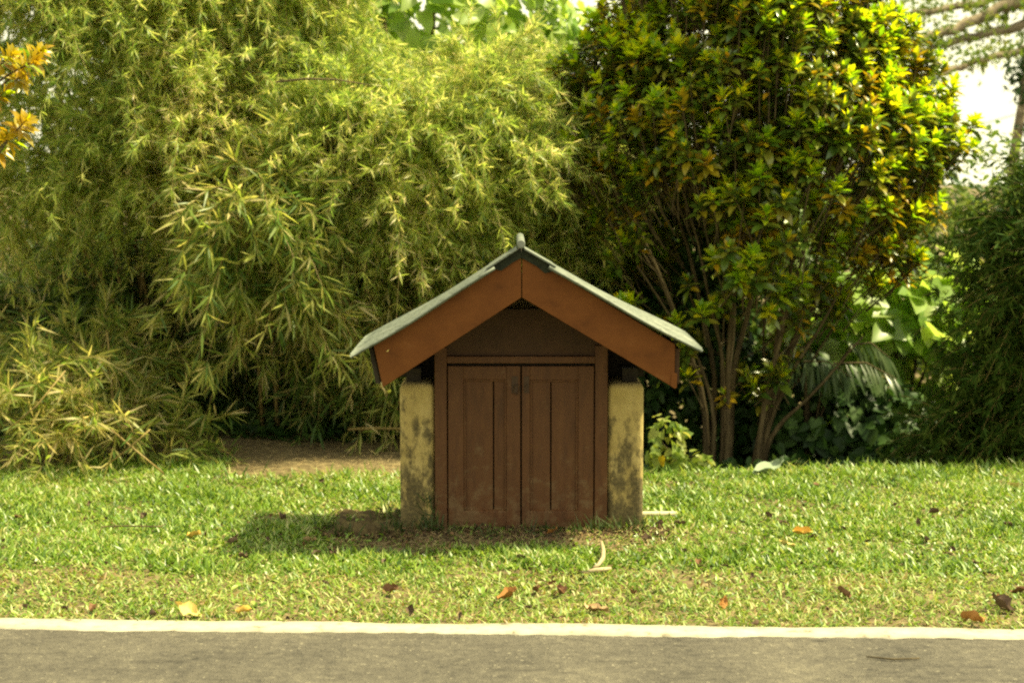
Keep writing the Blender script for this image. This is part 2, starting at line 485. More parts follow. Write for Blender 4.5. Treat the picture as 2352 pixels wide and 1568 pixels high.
T_BLADE = dict(
    v=[(-.5, 0, 0), (.5, 0, 0), (-.45, .5, 0), (.45, .5, 0), (0, 1, 0)],
    t=[(2, 3, 4)], q=[(0, 1, 3, 2)])


def leaves(P, Dir, Nrm, L, W, tpl, bend=0.25, fold=0.25):
    """returns V and face arrays for n leaves"""
    P = np.asarray(P, float); n = len(P)
    d = unit(np.asarray(Dir, float))
    s = np.cross(d, np.asarray(Nrm, float))
    bad = np.linalg.norm(s, axis=1) < 1e-4
    s[bad] = np.cross(d[bad], np.array([1.0, 0.3, 0.2]))
    s = unit(s); nn = np.cross(s, d)
    L = np.broadcast_to(np.asarray(L, float), (n,))[:, None, None]
    W = np.broadcast_to(np.asarray(W, float), (n,))[:, None, None]
    bend = np.broadcast_to(np.asarray(bend, float), (n,))[:, None, None]
    t = np.array(tpl['v'], float)
    a, b, c = t[:, 0][None, :, None], t[:, 1][None, :, None], t[:, 2][None, :, None]
    V = (P[:, None, :] + s[:, None, :] * (a * W) + d[:, None, :] * (b * L * (1 - 0.25 * bend * b))
         + nn[:, None, :] * (c * fold * W * 0.5 - bend * b * b * L))
    k = len(t)
    off = (np.arange(n) * k)[:, None, None]
    tri = np.array(tpl['t'] + tpl.get('t2', []), int)
    quad = np.array(tpl['q'], int)
    return V.reshape(-1, 3), (off + tri[None]).reshape(-1, 3), (off + quad[None]).reshape(-1, 4), len(tri), len(quad)


class LeafBag:
    def __init__(self):
        self.sets = []

    def put(self, P, Dir, Nrm, L, W, tpl, bend=0.25, fold=0.25, mi=0):
        if len(P) == 0:
            return
        V, T, Q, nt_, nq = leaves(P, Dir, Nrm, L, W, tpl, bend, fold)
        mi = np.broadcast_to(np.asarray(mi), (len(P),))
        self.sets.append((V, T, Q, np.repeat(mi, nt_), np.repeat(mi, nq)))

    def build(self, name, mats, parent=None, smooth=True):
        V, T, Q, mt, mq, o = [], [], [], [], [], 0
        for v, t, q, a, b in self.sets:
            V.append(v); T.append(t + o); Q.append(q + o); mt.append(a); mq.append(b); o += len(v)
        me = np_mesh(name, np.concatenate(V), [np.concatenate(T), np.concatenate(Q)], mats,
                     [np.concatenate(mt), np.concatenate(mq)])
        if smooth:
            me.polygons.foreach_set('use_smooth', np.ones(len(me.polygons), bool))
        return link(name, me, parent)


def rand_dir(n):
    return unit(rng.normal(size=(n, 3)))


def sn(x, y, z, s, ph=0.0):
    """cheap smooth pseudo-noise in -1..1"""
    return (np.sin(x * s * 1.7 + 1.3 + ph + 1.4 * np.sin(z * s * 1.1 + ph)) + np.sin(z * s * 1.9 + 2.1 - ph + 1.2 * np.sin(x * s * 0.9 + y * s))
            + np.sin((x + z) * s * 2.9 + y * s * 1.7 + ph * 2)) / 3.0


# ------------------------------------------------------------------ terrain
KERB_TAN = -math.tan(math.radians(2.15))   # the road edge runs slightly towards the viewer on the right


def kerb_y(x):
    return 7.085 + KERB_TAN * x


def smooth(a, b, t):
    t = np.clip((t - a) / (b - a), 0, 1)
    return t * t * (3 - 2 * t)


def crest(x):
    return 10.45 + 0.10 * np.clip(x - 0.5, 0, 4)


def hgt(x, y):
    x = np.asarray(x, float); y = np.asarray(y, float)
    kx = smooth(0.15, 1.0, x)
    drop = -0.34 * smooth(0.0, 1.7, y - crest(x) - 0.1) * kx
    roll = 0.012 * np.sin(x * 2.1 + 0.4) * np.sin(y * 1.7) + 0.008 * np.sin(x * 5.3 + y * 3.1)
    onlawn = smooth(0.05, 0.5, y - kerb_y(x))
    base = np.where(y < kerb_y(x) - 0.12, -0.03, 0.0)
    return base + drop + roll * onlawn * (1 - smooth(12, 16, y))


def build_ground():
    xs = np.concatenate([[-90, -40, -20, -10], np.arange(-6, 6.01, 0.15), [10, 20, 40, 90]])
    ys = np.concatenate([[-60, -30, -10, 0, 4, 6], np.arange(6.6, 14.01, 0.15), [16, 20, 30, 50, 90, 160]])
    X, Y = np.meshgrid(xs, ys)
    Z = hgt(X, Y)
    V = np.stack([X, Y, Z], -1).reshape(-1, 3)
    nx, ny = len(xs), len(ys)
    i, j = np.meshgrid(np.arange(nx - 1), np.arange(ny - 1))
    a = (j * nx + i).ravel()
    Q = np.stack([a, a + 1, a + nx + 1, a + nx], -1)
    o = link('ground', np_mesh('ground', V, [Q], [M_SOIL]))
    o['kind'] = 'structure'
    # road
    mb = MB()
    xs = np.linspace(-60, 60, 2)
    L, R = -60.0, 60.0
    mb.add([(L, -30, 0.0), (R, -30, 0.0), (R, kerb_y(R) - 0.06, 0.0), (L, kerb_y(L) - 0.06, 0.0)], [(0, 1, 2, 3)])
    o = mb.build('road', M_ASPHALT); o['kind'] = 'structure'
    # painted concrete edging with a wavering outline
    n = 420
    xx = np.concatenate([[-60, -30, -12], np.linspace(-5.5, 5.5, n), [12, 30, 60]])
    wob = lambda x, p, a: a * (np.sin(x * 3.1 + p) + 0.6 * np.sin(x * 7.7 + 2 * p) + 0.5 * np.sin(x * 17.3 + p * 3) + 0.5 * np.sin(x * 41.0 + p))
    yb = kerb_y(xx) + wob(xx, 0.7, 0.006)
    yf = kerb_y(xx) - 0.122 + wob(xx, 2.9, 0.008) + rng.normal(0, 0.004, len(xx))
    zt = 0.012 + 0.003 * np.sin(xx * 5)
    m = len(xx)
    V = np.concatenate([np.stack([xx, yf, 0 * xx + 0.001], -1), np.stack([xx, yf + 0.008, zt], -1),
                        np.stack([xx, yb - 0.004, zt + 0.004], -1), np.stack([xx, yb, 0 * xx - 0.02], -1)])
    a = np.arange(m - 1)
    Q = np.concatenate([np.stack([k * m + a, k * m + a + 1, (k + 1) * m + a + 1, (k + 1) * m + a], -1) for k in range(3)])
    o = link('kerb', np_mesh('kerb', V, [Q], [M_KERB])); o['kind'] = 'structure'


build_ground()

# ------------------------------------------------------------------ hut
YD = 9.035        # front plane of the doors' frame
YW = 9.05       # front plane of the masonry side walls
YB = 8.56        # bargeboard front
Y0, Y1 = 8.50, 9.46   # roof sheet front and rear


def build_hut():
    hut = thing('storage_hut', 'small red-brown wooden hut with double doors, mouldy cream side walls and steep grey-green roof', 'hut',
                (0.05, YD, 0))
    hx, hy = 0.05, YD

    def fin(o):
        o.matrix_parent_inverse = Matrix.Translation((-hx, -hy, 0))
        return o

    X = lambda px, Y=YD: at(px, 400, Y).x
    Z = lambda py, Y=YD: at(512, py, Y).z
    # masonry side walls
    zt = Z(383.5, YW)
    for x0, x1 in ((X(399.5, YW), X(434.5, YW)), (X(607.5, YW), X(644, YW))):
        mb = MB(); mb.box(x0, x1, YW, 9.42, -0.06, zt)
        me = mb.build('side_wall', M_WALL, hut, bevel=0.032, segs=4); fin(me)
    xl, xr = X(399.5, YW), X(644, YW)
    ridge_z = at(521, 248, Y0).z
    xc = at(521, 250, YB).x
    TAN = 0.632
    mb = MB()
    mb.prism([(X(434.6, YW), -0.05), (X(607.4, YW), -0.05), (X(607.4, YW), 1.02), (xc, 1.36), (X(434.6, YW), 1.02)], 9.34, 9.42)
    fin(mb.build('rear_wall', M_WALL, hut))
    # door frame
    mb = MB()
    fx0, fx1, fx2, fx3 = X(434.6), X(447.3), X(594.5), X(607.6)
    mb.box(fx0, fx1 - 0.003, YD, YD + 0.07, -0.03, Z(347))
    mb.box(fx2 + 0.003, fx3, YD, YD + 0.07, -0.03, Z(345))
    mb.box(fx1 - 0.003, fx2 + 0.003, YD + 0.003, YD + 0.07, Z(363), Z(356))
    fin(mb.build('door_frame', M_DOOR, hut, bevel=0.004))
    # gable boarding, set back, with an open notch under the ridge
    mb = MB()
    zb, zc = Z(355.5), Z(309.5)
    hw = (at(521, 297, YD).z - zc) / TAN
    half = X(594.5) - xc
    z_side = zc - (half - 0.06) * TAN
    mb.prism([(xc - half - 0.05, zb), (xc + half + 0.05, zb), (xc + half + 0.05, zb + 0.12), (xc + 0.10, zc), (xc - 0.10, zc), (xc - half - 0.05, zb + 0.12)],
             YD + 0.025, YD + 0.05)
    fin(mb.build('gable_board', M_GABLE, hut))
    # two door leaves, each framed with sunken planks
    for side in (0, 1):
        d = MB()
        if side == 0:
            a, b = fx1 + 0.003, X(520.3)
            o0, o1 = a, X(463.5); i0, i1 = X(506.5), b
            zb_, ztop = Z(528.2), Z(365.8)
            groove = [X(493.5)]
            zpt = Z(379.2)
        else:
            a, b = X(521.9), fx2 - 0.003
            i0, i1 = a, X(530); o0, o1 = X(578.3), b
            zb_, ztop = Z(526.8), Z(365.8)
            groove = [X(551)]
            zpt = Z(379.8)
        zpb = Z(509.6)
        y0, y1 = YD + 0.006, YD + 0.046
        d.box(o0, o1, y0, y1, zb_, ztop)
        d.box(i0, i1, y0, y1, zb_, ztop)
        pl, pr = (o1, i0) if side == 0 else (i1, o0)
        d.box(pl, pr, y0 + 0.001, y1 - 0.001, zpt, ztop - 0.001)
        # bottom rail with a sloping weathered top
        d.add([(pl, y0 + 0.001, zb_), (pr, y0 + 0.001, zb_), (pr, y0 + 0.001, zpb - 0.008), (pl, y0 + 0.001, zpb - 0.008),
               (pl, y0 + 0.016, zpb), (pr, y0 + 0.016, zpb), (pl, y1, zb_), (pr, y1, zb_)],
              [(0, 1, 2, 3), (3, 2, 5, 4), (0, 6, 7, 1)])
        leaf = fin(d.build('door', M_DOOR, hut, bevel=0.003))
        p = MB()
        edges = [pl] + groove + [pr]
        # an extra narrow board line so that the sunken planks read
        for k in range(len(edges) - 1):
            p.box(edges[k] + (0.0035 if k else -0.01), edges[k + 1] - (0.0035 if k < len(edges) - 2 else -0.01), y0 + 0.016, y1 - 0.004, zpb - 0.02, zpt + 0.02)
        ml = 0.011
        yb0, yb1 = y0 + 0.004, y0 + 0.017
        p.box(pl + 0.0005, pl + ml, yb0, yb1, zpb + 0.0005, zpt - 0.0005)
        p.box(pr - ml, pr - 0.0005, yb0, yb1, zpb + 0.0005, zpt - 0.0005)
        p.box(pl + ml + 0.0005, pr - ml - 0.0005, yb0 + 0.001, yb1, zpt - ml, zpt - 0.0005)
        o = p.build('panel', M_DOOR, leaf, bevel=0.003)
        h = MB()
        if side == 0:
            h.box(X(511.5), X(517.8), y0 - 0.005, y0 + 0.001, Z(392.5), Z(376))
            h.tube([(X(516.5) + 0.018 * math.cos(t), y0 - 0.012, Z(389) + 0.026 * math.sin(t)) for t in np.linspace(0, 2 * PI, 15)], 0.0028, 5)
        else:
            h.box(X(523.8), X(529.0), y0 - 0.005, y0 + 0.001, Z(392.5), Z(376))
            h.tube([(X(526), y0 - 0.006, Z(384)), (X(526), y0 - 0.02, Z(384)), (X(526), y0 - 0.02, Z(390)), (X(526), y0 - 0.004, Z(390.5))], 0.003, 5)
        h.build('latch', M_IRON, leaf)
    # bargeboards
    P = lambda px, py: (at(px, py, YB).x, at(px, py, YB).z)
    lo = [P(373.6, 345), P(382.8, 387.0), P(521.2, 297.2), P(521.2, 252)]
    mb = MB(); mb.prism(lo, YB, YB + 0.032)
    fin(mb.build('bargeboard', M_BARGE, hut, bevel=0.003))
    ro = [P(522.2, 252), P(522.2, 297.2), P(674.4, 387.6), P(675.2, 344)]
    mb = MB(); mb.prism(ro, YB + 0.002, YB + 0.034)
    fin(mb.build('bargeboard', M_BARGE, hut, bevel=0.003))
    # eave fascias that run back along the sides, and a patch on the right board's end
    sl = at(521, 252, YB)
    for s in (-1, 1):
        mb = MB()
        xe = P(373.6, 345)[0] - 0.006 if s < 0 else P(675.2, 344)[0] + 0.004
        tilt = 0.035 if s < 0 else 0.0
        z1 = P(373.6, 349)[1]; z0 = P(380, 384)[1]
        e = 0.022 * s
        vs = []
        for y in (YB + 0.036, Y1 - 0.05):
            vs += [(xe - tilt * 0 , y, z1), (xe + e, y, z1), (xe + e - s * tilt, y, z0), (xe - s * tilt, y, z0)]
        fs = [(0, 1, 2, 3), (7, 6, 5, 4), (0, 4, 5, 1), (1, 5, 6, 2), (2, 6, 7, 3), (3, 7, 4, 0)]
        mb.add(vs, fs)
        fin(mb.build('eave_fascia', M_DARKWOOD if s < 0 else M_GABLE, hut))
    mb = MB()
    q = [P(675.2, 372.5), P(671.6, 372), P(670.6, 385.4), P(674.7, 388.2), P(676.6, 387.2), P(677.2, 373)]
    mb.prism(q, YB - 0.004, YB + 0.03)
    fin(mb.build('board_patch', M_BARGE, hut, bevel=0.002))
    # dark wedges added for the shadowed gap and the stain under the ridge cap
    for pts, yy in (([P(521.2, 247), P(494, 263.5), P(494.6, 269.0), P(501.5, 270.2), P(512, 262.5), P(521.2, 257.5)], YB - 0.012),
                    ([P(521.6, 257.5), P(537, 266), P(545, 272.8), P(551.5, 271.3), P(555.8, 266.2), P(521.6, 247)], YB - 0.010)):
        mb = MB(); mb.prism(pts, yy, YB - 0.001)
        fin(mb.build('ridge_shade_wedge', M_RIDGE_SHADE, hut))
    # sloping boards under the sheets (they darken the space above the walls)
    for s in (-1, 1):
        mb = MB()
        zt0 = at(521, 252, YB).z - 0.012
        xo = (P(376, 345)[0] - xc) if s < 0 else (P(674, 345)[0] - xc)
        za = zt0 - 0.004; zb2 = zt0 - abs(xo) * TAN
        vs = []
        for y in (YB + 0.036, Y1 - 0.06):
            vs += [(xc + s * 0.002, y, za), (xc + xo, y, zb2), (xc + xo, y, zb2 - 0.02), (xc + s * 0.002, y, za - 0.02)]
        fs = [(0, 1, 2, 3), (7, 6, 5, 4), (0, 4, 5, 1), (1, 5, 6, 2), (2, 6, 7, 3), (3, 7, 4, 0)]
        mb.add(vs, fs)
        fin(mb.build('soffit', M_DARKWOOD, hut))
    mb = MB()
    mb.box(xl - 0.02, xr + 0.02, 9.345, 9.423, zt + 0.003, 0.99)     # rear wall plate
    mb.box(xl + 0.03, xl + 0.11, YW + 0.10, 9.335, zt + 0.002, zt + 0.07)
    mb.box(xr - 0.11, xr - 0.03, YW + 0.10, 9.335, zt + 0.002, zt + 0.07)
    mb.box(X(434.6), X(607.6), 9.20, 9.23, 0.70, 1.10)              # board that closes the store behind the doors
    mb.box(X(447.3), X(594.5), YD + 0.075, YD + 0.09, -0.03, 0.9)     # dark sheet added as the shadow in the door leaves' gaps
    fin(mb.build('plates_and_gap_shade', M_DARKWOOD, hut))
    # corrugated sheets
    apex = at(521, 250.5, Y0)
    for s, pe in ((-1, at(351.0, 357.5, Y0)), (1, at(702.0, 352.0, Y0))):
        dx = pe.x - apex.x; dz = pe.z - apex.z
        nslope, ny_ = 14, 150
        sl_ = Vector((dx, 0, dz)); ln = sl_.length; t = sl_ / ln
        nrm = Vector((-t.z * s, 0, t.x * s))
        if nrm.z < 0: nrm = -nrm
        us = np.linspace(0.155, 1, nslope)
        ysv = np.linspace(Y0, Y1, ny_)
        V = []
        for layer in (0, 1):
            for u in us:
                for y in ysv:
                    w = 0.009 * math.cos((y - Y0) / 0.076 * 2 * PI) + 0.008
                    if y < Y0 + 0.012:
                        w -= 0.012 * (1 - (y - Y0) / 0.012)
                    sag = -0.010 * math.sin(PI * u) + 0.003 * math.sin(9 * u + y * 2)
                    p = apex + sl_ * u + nrm * (w + sag - 0.0065 * layer)
                    V.append((p.x, y, p.z - 0.04 * (y - Y0) / (Y1 - Y0) * (1 - u)))
        n = nslope * ny_
        Q = []
        for i in range(nslope - 1):
            for j in range(ny_ - 1):
                a = i * ny_ + j
                Q.append((a, a + ny_, a + ny_ + 1, a + 1))
                Q.append((n + a, n + a + 1, n + a + ny_ + 1, n + a + ny_))
        for i in range(nslope - 1):
            for j in (0, ny_ - 1):
                a = i * ny_ + j
                Q.append((a, n + a, n + a + ny_, a + ny_))
        for j in range(ny_ - 1):
            for i in (0, nslope - 1):
                a = i * ny_ + j
                Q.append((a, a + 1, n + a + 1, n + a))
        me = np_mesh('roof_sheet', np.array(V), [np.array(Q)], [M_SHEET])
        me.polygons.foreach_set('use_smooth', np.ones(len(me.polygons), bool))
        o = fin(link('roof_sheet', me, hut))
        # flat verge strip closing the sheet's front edge
    # ridge cap: two wings and a roll
    mb = MB()
    for s, pe in ((-1, at(351.0, 357.5, Y0)), (1, at(702.0, 352.0, Y0))):
        dx = pe.x - apex.x; dz = pe.z - apex.z
        t = Vector((dx, 0, dz)).normalized()
        nrm = Vector((-t.z * s, 0, t.x * s))
        if nrm.z < 0: nrm = -nrm
        a0 = apex + nrm * 0.022 + t * 0.01; a1 = apex + nrm * 0.020 + t * 0.192
        vs = []
        for y in (Y0 + 0.015, Y1 + 0.01):
            sk = 0.036 * (y - Y0) / (Y1 - Y0)
            for q in (a0, a1, a1 - nrm * 0.010, a0 - nrm * 0.010):
                vs.append((q.x, y, q.z - sk))
        mb.add(vs, [(0, 1, 2, 3), (7, 6, 5, 4), (0, 4, 5, 1), (1, 5, 6, 2), (2, 6, 7, 3), (3, 7, 4, 0)])
    cz = at(521, 243.5, Y0).z
    mb.tube([(apex.x, Y0 + 0.005, cz - 0.002), (apex.x, Y1 + 0.012, cz - 0.008)], 0.021, 14)
    o = fin(mb.build('ridge_cap', M_SHEET, hut, bevel=0.003))
    # the leaf-sized paint chip on the left board
    mb = MB()
    q = [P(387.5, 349.8), P(386.2, 351.6), P(388.2, 350.9), P(389.4, 348.6)]
    mb.prism(q, YB - 0.002, YB - 0.0002)
    fin(mb.build('paint_chip', M_L_YEL, hut))
    return hut


build_hut()

# old slab beside the hut
mb = MB()
a = gat(350, 512); b = gat(401, 508)
nx, ny = 36, 40
gx = np.linspace(-1.02, -0.60, nx); gy = np.linspace(8.86, 9.5, ny)
GX, GY = np.meshgrid(gx, gy)
ed = np.minimum(np.minimum((GX + 1.02) / 0.10, (9.5 - GY) / 0.12), (GY - 8.86) / 0.07)
ed = smooth(0, 1, ed + 0.5 * sn(GX, GX * 0, GY, 13.0, 2.0))
GZ_ = -0.015 + ed * (0.036 + 0.014 * sn(GX, GX * 0, GY, 24.0, 1.0)) + rng.normal(0, 0.0035, GX.shape)
ii, jj = np.meshgrid(np.arange(nx - 1), np.arange(ny - 1)); a0 = (jj * nx + ii).ravel()
o = link('concrete_slab', np_mesh('concrete_slab', np.stack([GX, GY, GZ_], -1).reshape(-1, 3), [np.stack([a0, a0 + 1, a0 + nx + 1, a0 + nx], -1)], [M_SLAB]))
tag(o, 'brown mossy edge of an old concrete slab at the foot of the left side wall', 'slab')
mb = MB(); mb.box(0.715, 0.92, 9.30, 9.36, -0.03, 0.03)
o = mb.build('concrete_slab', M_PALE, bevel=0.008)
tag(o, 'pale narrow concrete slab edge in the grass right of the hut', 'slab')


# ------------------------------------------------------------------ grass
def grass():
    n = 225000
    y = kerb_y(0) - 0.14 + rng.random(n) * 4.2
    x = (rng.random(n) * 2 - 1) * (0.34 * y + 0.75)
    ky = kerb_y(x)
    ok = y > ky - 0.004 + 0.02 * rng.random(n)
    # where the lawn stops
    back = np.where(x > 0.25, crest(x) + 0.16, np.where(x > -0.45, 10.75, np.where(x > -1.85, 10.5 + 0.05 * np.sin(x * 6), 11.2 - 0.30 * np.clip(-x - 1.85, 0, 1.2))))
    ok &= y < back + 0.08 * rng.normal(size=n)
    # not inside the hut or slabs
    ok &= ~((x > -0.61) & (x < 0.72) & (y > 9.03) & (y < 9.67))
    ok &= ~((x > 0.72) & (x < 0.93) & (y > 9.29) & (y < 9.37))
    dens = np.ones(n)
    # worn ground in front of the doors and on the slab
    dens *= 1 - 0.86 * np.exp(-((x + 0.05) / 0.85) ** 4 - ((y - 8.80) / 0.27) ** 4)
    dens *= 1 - 0.6 * ((x > -1.0) & (x < -0.6) & (y > 8.88) & (y < 9.5))
    dens *= 1 - 0.5 * np.exp(-((x - 0.85) / 0.35) ** 2 - ((y - 8.95) / 0.3) ** 2)
    # the bare seam across the lawn
    seam = 8.03 + 0.012 * np.sin(x * 1.3) + 0.006 * np.sin(x * 5)
    sd = np.abs(y - seam)
    dens *= 1 - 0.8 * np.exp(-(sd / 0.028) ** 2) * (0.6 + 0.4 * np.sin(x * 2.3 + 1))
    pn = sn(x, y * 0, y, 2.6, 0.8)
    pn2 = sn(x, y * 0, y, 6.0, 2.2)
    front = y < seam + 0.10 * pn2 + 0.05 * rng.normal(size=n)
    dens *= np.where(front, np.clip(0.72 + 0.42 * pn + 0.25 * pn2, 0.15, 1), np.clip(0.95 + 0.28 * pn, 0.5, 1))
    ok &= rng.random(n) < dens
    x, y, front, pn = x[ok], y[ok], front[ok], pn[ok]
    n = len(x)
    z = hgt(x, y) - 0.004
    P = np.stack([x, y, z], -1)
    for fr, name, mat, lab in ((False, 'lawn_grass', M_GRASS, 'bright green broad-bladed lawn grass around the hut'),
                               (True, 'verge_grass', M_GRASS2, 'short yellowish worn grass verge along the white road edge')):
        s = front == fr
        p = P[s]; k = len(p)
        az = rng.random(k) * 2 * PI
        if fr:
            lean = np.radians(rng.uniform(25, 84, k)); L = rng.uniform(0.024, 0.062, k); W = rng.uniform(0.005, 0.0105, k)
        else:
            lean = np.radians(rng.uniform(18, 80, k)); L = rng.uniform(0.03, 0.072, k) * (1 + 0.45 * sn(p[:, 0], p[:, 1] * 0, p[:, 1], 4.0, 0.3)); W = rng.uniform(0.0045, 0.0145, k)
            L *= 1 - 0.4 * np.exp(-((p[:, 0] + 0.05) / 0.9) ** 4 - ((p[:, 1] - 8.8) / 0.3) ** 4)
            yy = p[:, 1]
            L *= 1 + 0.5 * smooth(10.2, 11.0, yy)
        d = np.stack([np.sin(lean) * np.cos(az), np.sin(lean) * np.sin(az), np.cos(lean)], -1)
        nr = np.stack([-np.cos(az) * np.cos(lean), -np.sin(az) * np.cos(lean), np.sin(lean)], -1) + rng.normal(0, 0.5, (k, 3))
        bag = LeafBag()
        bag.put(p, d, nr, L, W, T_BLADE, bend=rng.uniform(0.05, 0.6, k), fold=0)
        o = bag.build(name, [mat])
        tag(o, lab, 'grass', kind='stuff')
    # low broad-leaved weeds among the grass
    k = 5200
    x = (rng.random(k) * 2 - 1) * 3.9; y = kerb_y(x) + 0.03 + rng.random(k) * 3.4
    sel = (sn(x, y * 0, y, 3.3, 5.0) > 0.05) & ~((x > -0.66) & (x < 0.76) & (y > 8.6)) & (y < crest(x) - 0.05)
    x, y = x[sel], y[sel]; k = len(x)
    az = rng.random(k) * 2 * PI; lean = np.radians(rng.uniform(35, 80, k))
    d = np.stack([np.sin(lean) * np.cos(az), np.sin(lean) * np.sin(az), np.cos(lean)], -1)
    nr = np.stack([-np.cos(az) * np.cos(lean), -np.sin(az) * np.cos(lean), np.sin(lean)], -1)
    bag = LeafBag()
    bag.put(np.stack([x, y, hgt(x, y) + rng.uniform(0.0, 0.022, k)], -1), d, nr + rng.normal(0, .2, (k, 3)), rng.uniform(0.03, 0.06, k), rng.uniform(0.012, 0.022, k), T_LEAF, 0.3, 0.3)
    o = bag.build('lawn_weeds', [M_GRASS])
    tag(o, 'low broad-leaved weeds mixed into the lawn', 'weeds', kind='stuff')
    # straw thatch lying flat
    k = 4600
    x = (rng.random(k) * 2 - 1) * 3.6; y = kerb_y(x) + 0.03 + rng.random(k) ** 1.6 * 2.2
    x[:1500] = rng.uniform(-2.0, -0.4, 1500); y[:1500] = rng.uniform(10.3, 11.8, 1500); x[1500:2500] = rng.uniform(-0.95, 0.85, 1000); y[1500:2500] = rng.uniform(8.5, 9.0, 1000)
    sel = ~((x > -0.66) & (x < 0.76) & (y > 9.0))
    x, y = x[sel], y[sel]; k = len(x)
    az = rng.random(k) * 2 * PI
    d = np.stack([np.cos(az), np.sin(az), rng.normal(0.12, 0.15, k)], -1)
    bag = LeafBag()
    bag.put(np.stack([x, y, hgt(x, y) + rng.uniform(0.006, 0.026, k)], -1), d, np.tile([0, 0, 1.0], (k, 1)), rng.uniform(0.02, 0.06, k), rng.uniform(0.003, 0.006, k), T_BLADE, 0.1, 0)
    o = bag.build('dry_thatch', [leaf_mat('straw', [(0, (0.30, 0.20, 0.09)), (0.5, (0.44, 0.35, 0.17)), (1, (0.20, 0.12, 0.06))], trans=0.2, rough=0.7)])
    tag(o, 'dry straw-coloured clippings scattered through the lawn', 'clippings', kind='stuff')
    # crumbs of dead leaf and bark among the blades, thicker around the hut
    k = 2600
    x = (rng.random(k) * 2 - 1) * 3.8; y = kerb_y(x) + 0.04 + rng.random(k) * 3.3
    sel = (sn(x, y * 0, y, 2.9, 7.3) > 0.1) & (rng.random(k) < 0.8) & (y < crest(x) - 0.1)
    x = np.concatenate([x[sel], rng.uniform(-1.05, 0.85, 900)]); y = np.concatenate([y[sel], 8.98 - np.abs(rng.normal(0, 0.22, 900))])
    sel = ~((x > -0.64) & (x < 0.74) & (y > 9.0)); x, y = x[sel], y[sel]; k = len(x)
    bag = LeafBag()
    bag.put(np.stack([x, y, hgt(x, y) + rng.uniform(0.004, 0.03, k)], -1), rand_dir(k) * np.array([1, 1, .4]), rand_dir(k) + np.array([0, 0, .8]), rng.uniform(0.012, 0.034, k), rng.uniform(0.008, 0.02, k), T_LEAF, 0.5, 0.5)
    o = bag.build('leaf_crumbs', [leaf_mat('leaf_crumb', [(0, (0.035, 0.024, 0.015)), (0.6, (0.09, 0.058, 0.032)), (1, (0.20, 0.12, 0.06))], trans=0.1, rough=0.8, spec=0.1)])
    tag(o, 'dark crumbs of dead leaf scattered through the lawn and in front of the hut', 'leaf litter', kind='stuff')
    # coarse weeds in the hut's shade, against the walls
    bag = LeafBag()
    spots = [(-0.42, 9.08, 26), (-0.45, 9.11, 22), (-0.64, 9.02, 26), (-0.60, 9.1, 18), (0.48, 9.05, 30), (0.56, 9.08, 34), (0.66, 9.08, 30), (0.70, 9.12, 18), (0.34, 8.98, 18), (0.40, 9.07, 20),
             (-0.12, 8.92, 14), (-0.3, 9.0, 14), (-0.66, 9.4, 26), (-0.68, 9.3, 18), (0.1, 9.0, 10), (0.22, 9.02, 14), (-0.9, 9.0, 24), (-1.0, 9.15, 22)]
    for (cx, cy, c) in spots:
        az = rng.random(c) * 2 * PI; lean = np.radians(rng.uniform(5, 60, c))
        d = np.stack([np.sin(lean) * np.cos(az), np.sin(lean) * np.sin(az) - 0.12, np.cos(lean)], -1)
        p = np.stack([cx + rng.normal(0, 0.035, c), np.minimum(cy - 0.1 + rng.normal(0, 0.025, c), 9.02 if cx > -0.62 else 9.6), np.zeros(c)], -1)
        bag.put(p, d, rand_dir(c), rng.uniform(0.05, 0.13, c), rng.uniform(0.005, 0.009, c), T_BLADE, rng.uniform(0.1, 0.6, c), 0)
    # taller sprig on the left wall's inner corner
    c = 26
    p = np.stack([-0.44 + rng.normal(0, 0.03, c), 9.0 + rng.normal(0, 0.015, c), rng.uniform(0, 0.2, c)], -1)
    d = np.stack([rng.normal(0, .6, c), -np.abs(rng.normal(0.3, .2, c)), rng.uniform(0.3, 1, c)], -1)
    bag.put(p, d, rand_dir(c), rng.uniform(0.05, 0.12, c), 0.008, T_BLADE, 0.3, 0)
    o = bag.build('shade_weeds', [M_WEED])
    tag(o, 'dark coarse weeds growing at the foot of the hut', 'weeds', kind='stuff')


grass()


# ------------------------------------------------------------------ bamboo
def spray_leaves(bag, mb, P0, d0, length, droop, nodes, fan, lsize, mi=0, twig_r=0.0022, lw=0.105, spread=0.75):
    """one arching leafy twig"""
    d0 = np.asarray(d0, float); d0 = d0 / np.linalg.norm(d0)
    ts = np.linspace(0.0, 1.0, 6)
    P0 = np.asarray(P0, float)
    side = np.cross(d0, [0, 0, 1.0]); side = side / max(np.linalg.norm(side), 1e-6)
    cur = rng.normal(0, 0.12)
    pts = [P0 + d0 * length * t + np.array([0, 0, -1.0]) * droop * length * t * t + side * cur * length * t * t for t in ts]
    if mb is not None:
        mb.tube(pts, [twig_r * (1.25 - 0.9 * t) for t in ts], 3, cap=False)
    tt = rng.uniform(0.15, 1.0, nodes)
    pos, dirs = [], []
    for t in tt:
        p = P0 + d0 * length * t + np.array([0, 0, -1.0]) * droop * length * t * t + side * cur * length * t * t
        tan = d0 + np.array([0, 0, -2.0]) * droop * t + side * 2 * cur * t
        tan = tan / np.linalg.norm(tan)
        k = rng.integers(fan[0], fan[1] + 1)
        for _ in range(k):
            dv = tan * 0.75 + rng.normal(0, spread * 0.8, 3) + np.array([0, 0, -0.05])
            pos.append(p); dirs.append(dv)
    k = len(pos)
    L = lsize * rng.uniform(0.5, 1.3, k)
    nr = rng.normal(0, 0.6, (k, 3)) + np.array([0.25, -0.15, 0.7])
    bag.put(np.array(pos), np.array(dirs), nr, L, L * lw * rng.uniform(0.8, 1.3, k), T_LANCE, rng.uniform(0.0, 0.35, k), 0, mi)


